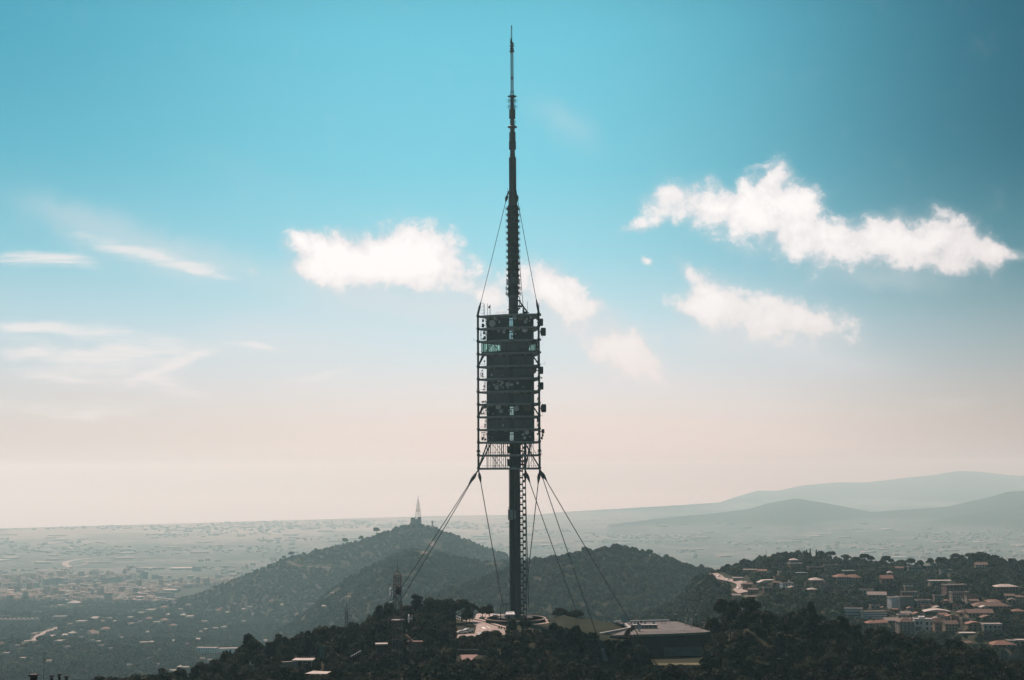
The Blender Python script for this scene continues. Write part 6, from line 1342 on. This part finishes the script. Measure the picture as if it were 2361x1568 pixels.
# ---------------------------------------------------------------- grass slope and the flat-roofed hall
C6 = lambda x, y, z: on((2150+x/3.148)/1.7348, (2250+y/3.148)/1.7348, z)
us = np.linspace(ux(1262), ux(1452), 60); Ys = np.linspace(597, 668, 40); U_, Y_ = np.meshgrid(us, Ys); X_ = U_*Y_; Z_ = h(X_, Y_)+.15+fbm(X_/4, Y_/4, 77)*.12
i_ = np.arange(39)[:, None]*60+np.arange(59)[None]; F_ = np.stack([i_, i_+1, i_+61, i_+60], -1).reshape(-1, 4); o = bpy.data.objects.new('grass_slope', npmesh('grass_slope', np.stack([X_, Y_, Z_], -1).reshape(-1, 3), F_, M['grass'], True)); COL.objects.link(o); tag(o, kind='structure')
RZ = 461.2
hall = empty('flat_roofed_hall', C6(1600, 905, RZ), 0, 'long hall with a grey flat roof and a dark front wall set into the hill', 'building'); o_ = hall.location.copy()
RP = [C6(905, 925, RZ), C6(1240, 912, RZ), C6(1700, 900, RZ), C6(2110, 882, RZ), C6(2190, 872, RZ), C6(2100, 845, RZ), C6(1760, 742, RZ), C6(960, 752, RZ), C6(1110, 780, RZ), C6(1168, 835, RZ)]
s = MB()
from mathutils.geometry import tessellate_polygon
tr = tessellate_polygon([[Vector((p.x, p.y, 0)) for p in RP]]); n_ = len(RP); s.add([p-o_ for p in RP]+[p-o_-Vector((0, 0, .8)) for p in RP], [tuple(t) for t in tr]+[(k_, (k_+1) % n_, n_+(k_+1) % n_, n_+k_) for k_ in range(n_)]+[tuple(j+n_ for j in t) for t in tr]); s.build('roof', M['grey_roof'], hall)
fr = [RP[1]+Vector((2, .8, 0)), RP[2]+Vector((0, .8, 0)), RP[3]+Vector((-2, .8, 0))]
s = MB()
for a, b in zip(fr, fr[1:]): m_ = (a+b)/2-o_; d_ = b-a; s.box((m_.x, m_.y+.4, -5.2), (d_.length+.2, .6, 8.8), math.atan2(d_.y, d_.x))
s.build('front_wall', M['dark_wall'], hall)
s = MB()
for a, b in zip([RP[0]]+RP[1:4], RP[1:5]): m_ = (a+b)/2-o_; d_ = b-a; s.box((m_.x, m_.y-.05, -.3), (d_.length+.05, .25, 1.0), math.atan2(d_.y, d_.x))
s.build('roof_edge', M['green_roof'], hall)
s = MB(); PR = [C6(785, 905, RZ), C6(960, 872, RZ), C6(1165, 832, RZ), C6(1108, 782, RZ)]
for a, b in zip(PR, PR[1:]): m_ = (a+b)/2-o_; d_ = b-a; s.box((m_.x, m_.y, .1), (d_.length+.4, .9, 1.0), math.atan2(d_.y, d_.x))
s.build('parapet', M['rail'], hall)
s = MB(); a, b = C6(965, 757, RZ), C6(1660, 741, RZ); m_ = (a+b)/2-o_; d_ = b-a; s.box((m_.x, m_.y, .35), (d_.length, .7, .8), math.atan2(d_.y, d_.x)); s.build('back_parapet', M['white'], hall)
s = MB(); a, b = C6(1530, 1262, 452.3), C6(2060, 1256, 452.3); a.y = b.y = fr[1].y+1.0; m_ = (a+b)/2-o_; s.box((m_.x, m_.y-1.4, 453.6-RZ), ((b-a).length+6, .5, 4.0)); s.build('lower_wall', M['grey_wall'], hall)
s = MB(); nn = 26
for k_ in range(nn+1):
    q = fr[0].lerp(fr[1], k_/(nn/2)) if k_ <= nn/2 else fr[1].lerp(fr[2], (k_-nn/2)/(nn/2)); q = q-o_+Vector((0, .8, 0)); s.tube(q, q+Vector((0, 0, 1.1)), .035, n=3)
    if k_: s.tube(pq+Vector((0, 0, 1.1)), q+Vector((0, 0, 1.1)), .035, n=3); s.tube(pq+Vector((0, 0, .55)), q+Vector((0, 0, .55)), .03, n=3)
    pq = q
s.build('roof_railing', M['pylon_steel'], hall)
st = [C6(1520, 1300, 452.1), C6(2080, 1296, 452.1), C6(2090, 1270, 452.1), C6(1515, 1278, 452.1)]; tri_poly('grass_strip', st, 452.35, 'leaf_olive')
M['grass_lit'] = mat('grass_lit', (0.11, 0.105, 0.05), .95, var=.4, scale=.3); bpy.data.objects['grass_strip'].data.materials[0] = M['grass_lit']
# rooftop equipment
k6 = lambda q: q.y/FP/3.148/1.7348
def roof_dish(x, yb, yc, r, mt, lab, a=0):
    q = C6(x, yb, RZ); kk = k6(q); zz = (yb-yc)*kk; e = empty('roof_dish', q, 0, lab, 'dish antenna', 'dishes on the hall roof'); inst('reflector', dish_mesh(mt), e, (0, 0, zz), R(a), (r*kk, r*kk*.6, r*kk))
    s = MB(); s.tube((0, .3, 0), (0, .3, zz), max(.08, r*kk*.09), n=6); s.box((0, .2, .1), (r*kk*.8, r*kk*.5, .2)); s.build('stand', M['pylon_steel'], e)
roof_dish(1104, 768, 697, 62, 'dish', 'largest see-through dish at the back edge of the hall roof')
roof_dish(1570, 765, 670, 23, 'dish', 'dish on a tall stand before the round bush'); roof_dish(1281, 865, 812, 36, 'dish', 'broad dish nearest the front edge of the hall roof'); roof_dish(1306, 785, 747, 17, 'dish_dark', 'dark small dish behind the equipment rack')
roof_dish(1355, 790, 758, 16, 'dish', 'small pale dish in the middle behind the rack'); roof_dish(1464, 792, 762, 17, 'dish', 'small pale dish at the right end of the rack'); roof_dish(1225, 792, 768, 16, 'dish', 'small pale dish left of the rack'); roof_dish(1266, 795, 768, 15, 'dish_dark', 'small dish directly behind the broad front one'); roof_dish(1610, 765, 743, 11, 'dish', 'tiny dish right of the tall-stand dish')
q = C6(1340, 828, RZ); kk = k6(q); e = empty('equipment_rack', q, 0, 'long low rack of white-framed cooling units on the hall roof', 'rooftop units')
s = MB(); L_ = 325*kk; s.box((0, 0, 1.55), (L_, 2.2, .14)); s.box((0, 0, .25), (L_, 2.2, .12))
for k_ in range(13): s.box((-L_/2+L_*k_/12, -1.1, .8), (.12, .12, 1.6))
s.build('rack_frame', M['rail'], e)
for k_ in range(6): s = MB(); s.box((0, 0, 0), (1.7, 1.6, 1.1)); u_ = s.build('cooling_unit', M['grey_roof'], e, loc=(-L_/2+L_*(k_*2+1)/12, 0, .88)); f_ = MB(); f_.box((0, -.86, 0), (1.0, .1, .7)); f_.build('fan_grille', M['window'], u_)
q = C6(1057, 755, RZ); e = empty('whip_mast', q, 0, 'thin whip mast beside the largest roof dish', 'mast'); s = MB(); s.tube((0, 0, 0), (0, 0, 150*k6(q)), .09, .04, n=4); s.build('pole', M['pylon_steel'], e)
for n_, (x, yt, yb) in enumerate([(1866, 702, 795), (1920, 712, 808), (1945, 718, 818)]):
    q = C6(x, yb, RZ); e = empty('vent_stack', q, 0, 'white vent post on the hall roof, %s from the left' % ords[n_], 'vent', 'white vent posts on the hall roof'); s = MB(); hh_ = (yb-yt)*k6(q); s.tube((0, 0, 0), (0, 0, hh_), .22, n=8); s.build('pipe', M['pale_roof'], e); s = MB(); s.lathe([(.22, hh_), (.34, hh_+.05), (.3, hh_+.3), (.1, hh_+.35)], 8); s.build('cap', M['pale_roof'], e)
for n_, (x, yt, yb, lab) in enumerate([(1745, 655, 745, 'lamp post with a pale head behind the hall roof'), (2003, 662, 760, 'lamp post near the umbrella pines behind the hall')]):
    q = C6(x, yb, RZ); e = empty('lamp_post', q, 0, lab, 'lamp post'); s = MB(); hh_ = (yb-yt)*k6(q); s.tube((0, 0, -2), (0, 0, hh_), .13, n=6); s.build('pole', M['fence_dark'], e); s = MB(); s.box((-.3, 0, hh_), (.9, .4, .25)); s.build('lamp_head', M['white'], e)
for n_, (x, y, s_) in enumerate([(1560, 700, 1.9), (1890, 712, 1.3), (1840, 720, 1.1), (1695, 715, .8)]):
    q = C6(x, y+28, RZ-1); tree('bush', (q.x, q.y+10, float(h(q.x, q.y+10))), s_, 'dark round shrub behind the hall roof, %s' % ['largest of four', 'right of the vent posts', 'left of the vent posts', 'smallest of four'][n_], 'bush', sz=1.6)
for n_, (x, y, a) in enumerate([(2085, 755, 40), (2120, 780, 40), (2160, 805, -30), (2175, 795, 40)]):
    q = C6(x, y, RZ+.6); e = tag(MB().box((0, 0, 0), (2.2, .25, .25)).build('wooden_beam', M['paving'], None, loc=q, rz=R(a)), 'pale timber of the broken fence right of the hall roof, %s' % ords[n_], 'fence rail', 'broken fence timbers')
q = C6(860, 1240, 455); s = MB(); s.add([(-.8, 0, 0), (1.2, 0, 0), (1.2, 3, 0), (-.8, 3, 0), (-1.6, 1, 4.2), (-.4, 1, 4.2), (-.4, 3, 4.2), (-1.6, 3, 4.2)], [(3, 2, 1, 0), (4, 5, 6, 7), (0, 1, 5, 4), (1, 2, 6, 5), (2, 3, 7, 6), (3, 0, 4, 7)])
tag(s.build('cable_anchor', M['grey_wall'], None, loc=at(1396, 1524, 545)), 'slanted concrete block anchoring a guy cable in the woods', 'anchor block')

# ---------------------------------------------------------------- small buildings on the left of the near hill
p = at(701, 1517, 560); g = float(h(p.x, 560)); e = empty('pavilion', (p.x, 560, g), R(-4), 'small flat-roofed pavilion with white columns on the left slope', 'pavilion')
s = MB(); s.box((0, 0, 3.2), (8.2, 6.5, .4)); s.build('roof', M['pale_roof'], e); s = MB(); s.box((0, 1.0, 1.4), (7.2, 4, 2.9)); s.build('wall', M['dark_wall'], e)
for k_ in range(5): s = MB(); s.box((-3.6+k_*1.8, -2.7, 1.5), (.3, .3, 3.0)); s.build('column', M['cream'], e)
p = at(669, 1516, 556); g = float(h(p.x, 556)); s = MB(); s.box((0, 0, 1.2), (6, .5, 3.4)); s.box((0, .4, 2.95), (6.2, 1.2, .15)); tag(s.build('retaining_wall', M['cream'], None, loc=(p.x, 556, g), rz=R(25)), 'pale retaining wall left of the pavilion', 'wall')
p = at(742, 1505, 552); g = float(h(p.x, 552)); e = empty('sign_board', (p.x, 552, g), 0, 'tall teal board on posts right of the pavilion', 'sign'); s = MB(); zz = p.z-g; s.box((0, 0, zz+.4), (2.1, .2, 4.2)); s.build('board', M['sign_green'], e); s = MB(); s.tube((-.8, .2, -1), (-.8, .2, zz), .1, n=4); s.tube((.8, .2, -1), (.8, .2, zz), .1, n=4); s.build('post', M['fence_dark'], e)
p = at(732, 1552, 520); g = float(h(p.x, 520)); z_ = p.z; s = MB(); s.add([(-4.5, -1, 0), (3.5, -2, 0), (4.5, 4, 0), (-2.5, 6, 0)], [(0, 1, 2, 3)]); tag(s.build('road', M['pale_roof'], None, loc=(p.x, 520, max(z_, g+.3))), kind='structure')
p = at(948, 1478, 562); g = float(h(p.x, 562)); e = empty('low_shelter', (p.x, 562, max(g, p.z-3.2)), 0, 'low shelter with a slanted orange-lit slab in front of the radio mast', 'shelter')
s = MB(); s.box((1.5, 0, 3.0), (6, 3.5, .3)); s.box((1.5, 0, 1.4), (5.4, 3, 2.8)); s.build('wall', M['brick'], e); s = MB(); s.add([(-2.4, -1.2, 5.6), (-1.6, -1.2, 5.6), (.6, -1.2, 3.3), (-.4, -1.2, 3.3), (-2.4, .8, 5.6), (-1.6, .8, 5.6), (.6, .8, 3.3), (-.4, .8, 3.3)], [(0, 3, 2, 1), (4, 5, 6, 7), (0, 1, 5, 4), (1, 2, 6, 5), (2, 3, 7, 6), (3, 0, 4, 7)]); s.build('slanted_slab', M['tiles'], e)
p = at(878, 1489, 570); g = float(h(p.x, 570)); house('shed', Vector((p.x, 573, g)), 3.6, 3, max(2.5, p.z-g), 'slab', 'dark_wall', 'pale_roof', R(8), 'small pale-roofed shed in the woods left of the low shelter', 'shed', base=1)
a_, b_ = at(808, 1514, 556), at(832, 1500, 560); s = MB(); s.tube((0, 0, 0), b_-a_, .14, n=5)
for k_ in range(6): q = (b_-a_)*(k_/5); s.tube(q, q-Vector((0, 0, 1.2)), .06, n=4)
tag(s.build('stair_handrail', M['white'], None, loc=a_), 'white stair handrail climbing right in the left woods', 'handrail')
# cars on the winding road of the town
for n_, (x, y) in enumerate([TW(205, 317), TW(285, 380), TW(140, 290)]):
    q = hit(x, y, 900, 2600)
    if q: car((q.x, q.y, q.z+.55), R(30), 'car_white', 'tiny pale car on the winding town road, %s' % ['at the straight stretch', 'at the lower bend', 'at the top'][n_])
